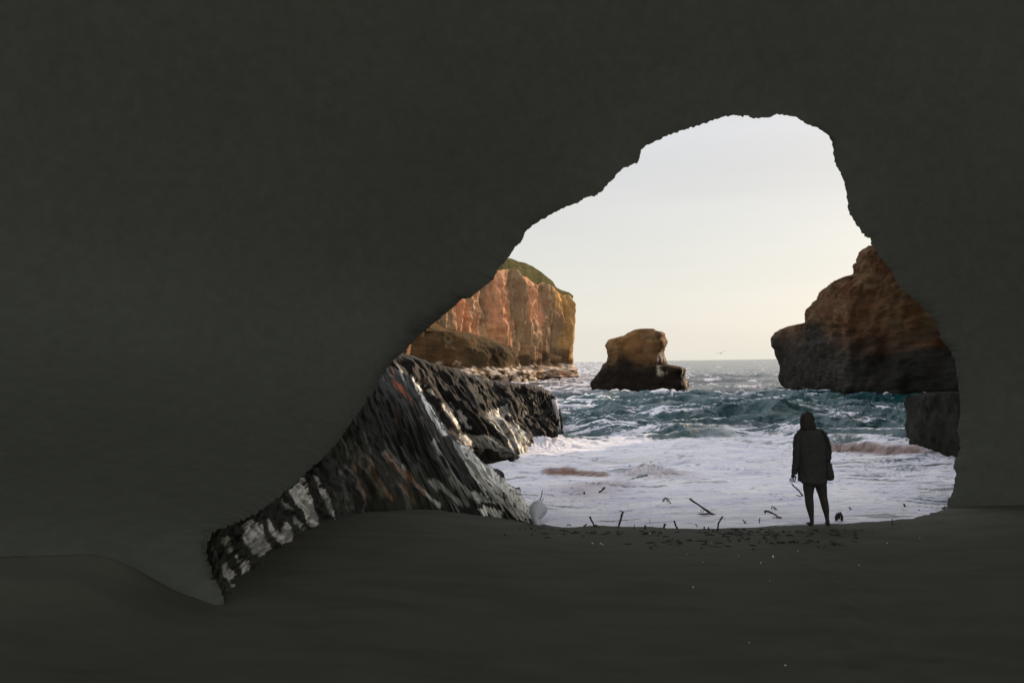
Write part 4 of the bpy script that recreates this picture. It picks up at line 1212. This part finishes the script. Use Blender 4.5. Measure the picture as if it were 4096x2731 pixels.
# shoulder bag held at the person's right side
bag_c = Q(1000, 815, .03)
bag = empty('shoulder_bag', (person.location.x + bag_c[0], PY_ + bag_c[1], person.location.z + bag_c[2]))
tag(bag, 'dark rounded shoulder bag hanging against the person\'s right hip', 'bag')
mb = MB()
V, Fq = loft([(712, 985, 1010, .03), (722, 972, 1018, .05), (745, 965, 1024, .065), (790, 958, 1030, .075), (820, 955, 1038, .08), (845, 955, 1043, .08), (865, 957, 1041, .075), (877, 962, 1030, .06), (883, 985, 1012, .03)], .03, 40, (20, 20, 14), wamp=.006, seed=6, nrow=36, capb=True)
mb.add(V - bag_c, Fq); mb.build('pouch', M_BAG, bag)
mb = MB(); mb.add(*tube(np.array([Q(1000, 720, .03), Q(1003, 660, -.02), Q(985, 560, -.075), Q(950, 470, -.10), Q(925, 418, -.07), Q(915, 405, .0), Q(930, 440, .10), Q(975, 560, .10), Q(1000, 650, .08), Q(1000, 722, .05)]) - bag_c, .011, 8)); mb.build('strap', M_BAG, bag)
mb = MB(); mb.add(*tube(np.array([Q(1008, 778, -.046), Q(1018, 788, -.042), Q(1028, 797, -.028), Q(1033, 802, -.01)]) - bag_c, [.002, .005, .005, .002], 6)); mb.build('emblem', M_GREEN, bag)

# ------------------------------------------------------------------ light
SUN_AZ = math.radians(48); SUN_EL = math.radians(16)
sd = Vector((math.sin(SUN_AZ) * math.cos(SUN_EL), math.cos(SUN_AZ) * math.cos(SUN_EL), math.sin(SUN_EL)))
sl = bpy.data.lights.new('sun', 'SUN'); sl.energy = 5.0; sl.angle = math.radians(.6); sl.color = (1.0, .76, .52)
so = bpy.data.objects.new('sun', sl); so.rotation_euler = (-sd).to_track_quat('-Z', 'Y').to_euler(); COL.objects.link(so)

w = bpy.data.worlds.new('World'); scene.world = w; w.use_nodes = True
nt = w.node_tree; nt.nodes.clear()
out = nt.nodes.new('ShaderNodeOutputWorld'); bg = nt.nodes.new('ShaderNodeBackground')
sky = nt.nodes.new('ShaderNodeTexSky'); sky.sky_type = 'NISHITA'; sky.sun_disc = False
sky.sun_elevation = SUN_EL; sky.sun_rotation = SUN_AZ
sky.air_density = 1.0; sky.dust_density = 3.0; sky.ozone_density = 1.5
# thin veil of cloud, brightened above the view to light the foam
tcn = nt.nodes.new('ShaderNodeTexCoord'); sep = nt.nodes.new('ShaderNodeSeparateXYZ'); nt.links.new(tcn.outputs['Generated'], sep.inputs[0])
rp = nt.nodes.new('ShaderNodeValToRGB'); nt.links.new(sep.outputs[2], rp.inputs[0])
els = rp.color_ramp.elements
stops = [(0.0, (8.9, 8.6, 7.7)), (.06, (8.7, 8.5, 7.8)), (.14, (8.1, 8.1, 7.7)), (.22, (7.5, 7.5, 7.5)), (.32, (7.4, 7.5, 7.9)), (.46, (10.0, 10.2, 11.0)), (.68, (18.5, 18.9, 20.8)), (1.0, (22, 22.4, 24.5))]
els[0].position = 0; els[0].color = (*[v / 30 for v in stops[0][1]], 1)
els[1].position = 1; els[1].color = (*[v / 30 for v in stops[-1][1]], 1)
for p_, c_ in stops[1:-1]:
    e = els.new(p_); e.color = (*[v / 30 for v in c_], 1)
mp = nt.nodes.new('ShaderNodeMapping'); mp.inputs['Scale'].default_value = (1.2, 1.2, 9); nt.links.new(tcn.outputs['Generated'], mp.inputs[0])
nz = nt.nodes.new('ShaderNodeTexNoise'); nz.inputs['Scale'].default_value = 1.6; nz.inputs['Detail'].default_value = 5; nt.links.new(mp.outputs[0], nz.inputs[0])
mr = maprange(nt, nz.outputs['Fac'], .3, .7, 28.8, 31.2)
sc_ = nt.nodes.new('ShaderNodeVectorMath'); sc_.operation = 'SCALE'; nt.links.new(rp.outputs[0], sc_.inputs[0]); nt.links.new(mr, sc_.inputs['Scale'])
# bright only in the front half; dimmer behind, to even the cave wall light
rp2 = nt.nodes.new('ShaderNodeValToRGB'); nt.links.new(sep.outputs[2], rp2.inputs[0])
rp2.color_ramp.elements[0].position = 0; rp2.color_ramp.elements[0].color = (.30, .295, .285, 1)
rp2.color_ramp.elements[1].position = 1; rp2.color_ramp.elements[1].color = (.24, .25, .275, 1)
sc2 = nt.nodes.new('ShaderNodeVectorMath'); sc2.operation = 'SCALE'; nt.links.new(rp2.outputs[0], sc2.inputs[0]); nt.links.new(mr, sc2.inputs['Scale'])
frontf = nt.nodes.new('ShaderNodeMapRange'); frontf.interpolation_type = 'SMOOTHSTEP'; nt.links.new(sep.outputs[1], frontf.inputs[0])
frontf.inputs[1].default_value = -0.25; frontf.inputs[2].default_value = 0.35
veil = mixcol(nt, frontf.outputs[0], sc2.outputs[0], sc_.outputs[0])
mix = mixcol(nt, 0.88, sky.outputs[0], veil)
nt.links.new(mix, bg.inputs['Color']); bg.inputs['Strength'].default_value = 0.1
nt.links.new(bg.outputs[0], out.inputs[0])

scene.view_settings.view_transform = 'Standard'; scene.view_settings.look = 'None'
scene.view_settings.exposure = 0.0; scene.view_settings.gamma = 1.0
scene.render.engine = 'CYCLES'
scene.cycles.use_denoising = True
scene.cycles.max_bounces = 6
scene.cycles.diffuse_bounces = 4
scene.cycles.sample_clamp_indirect = 4
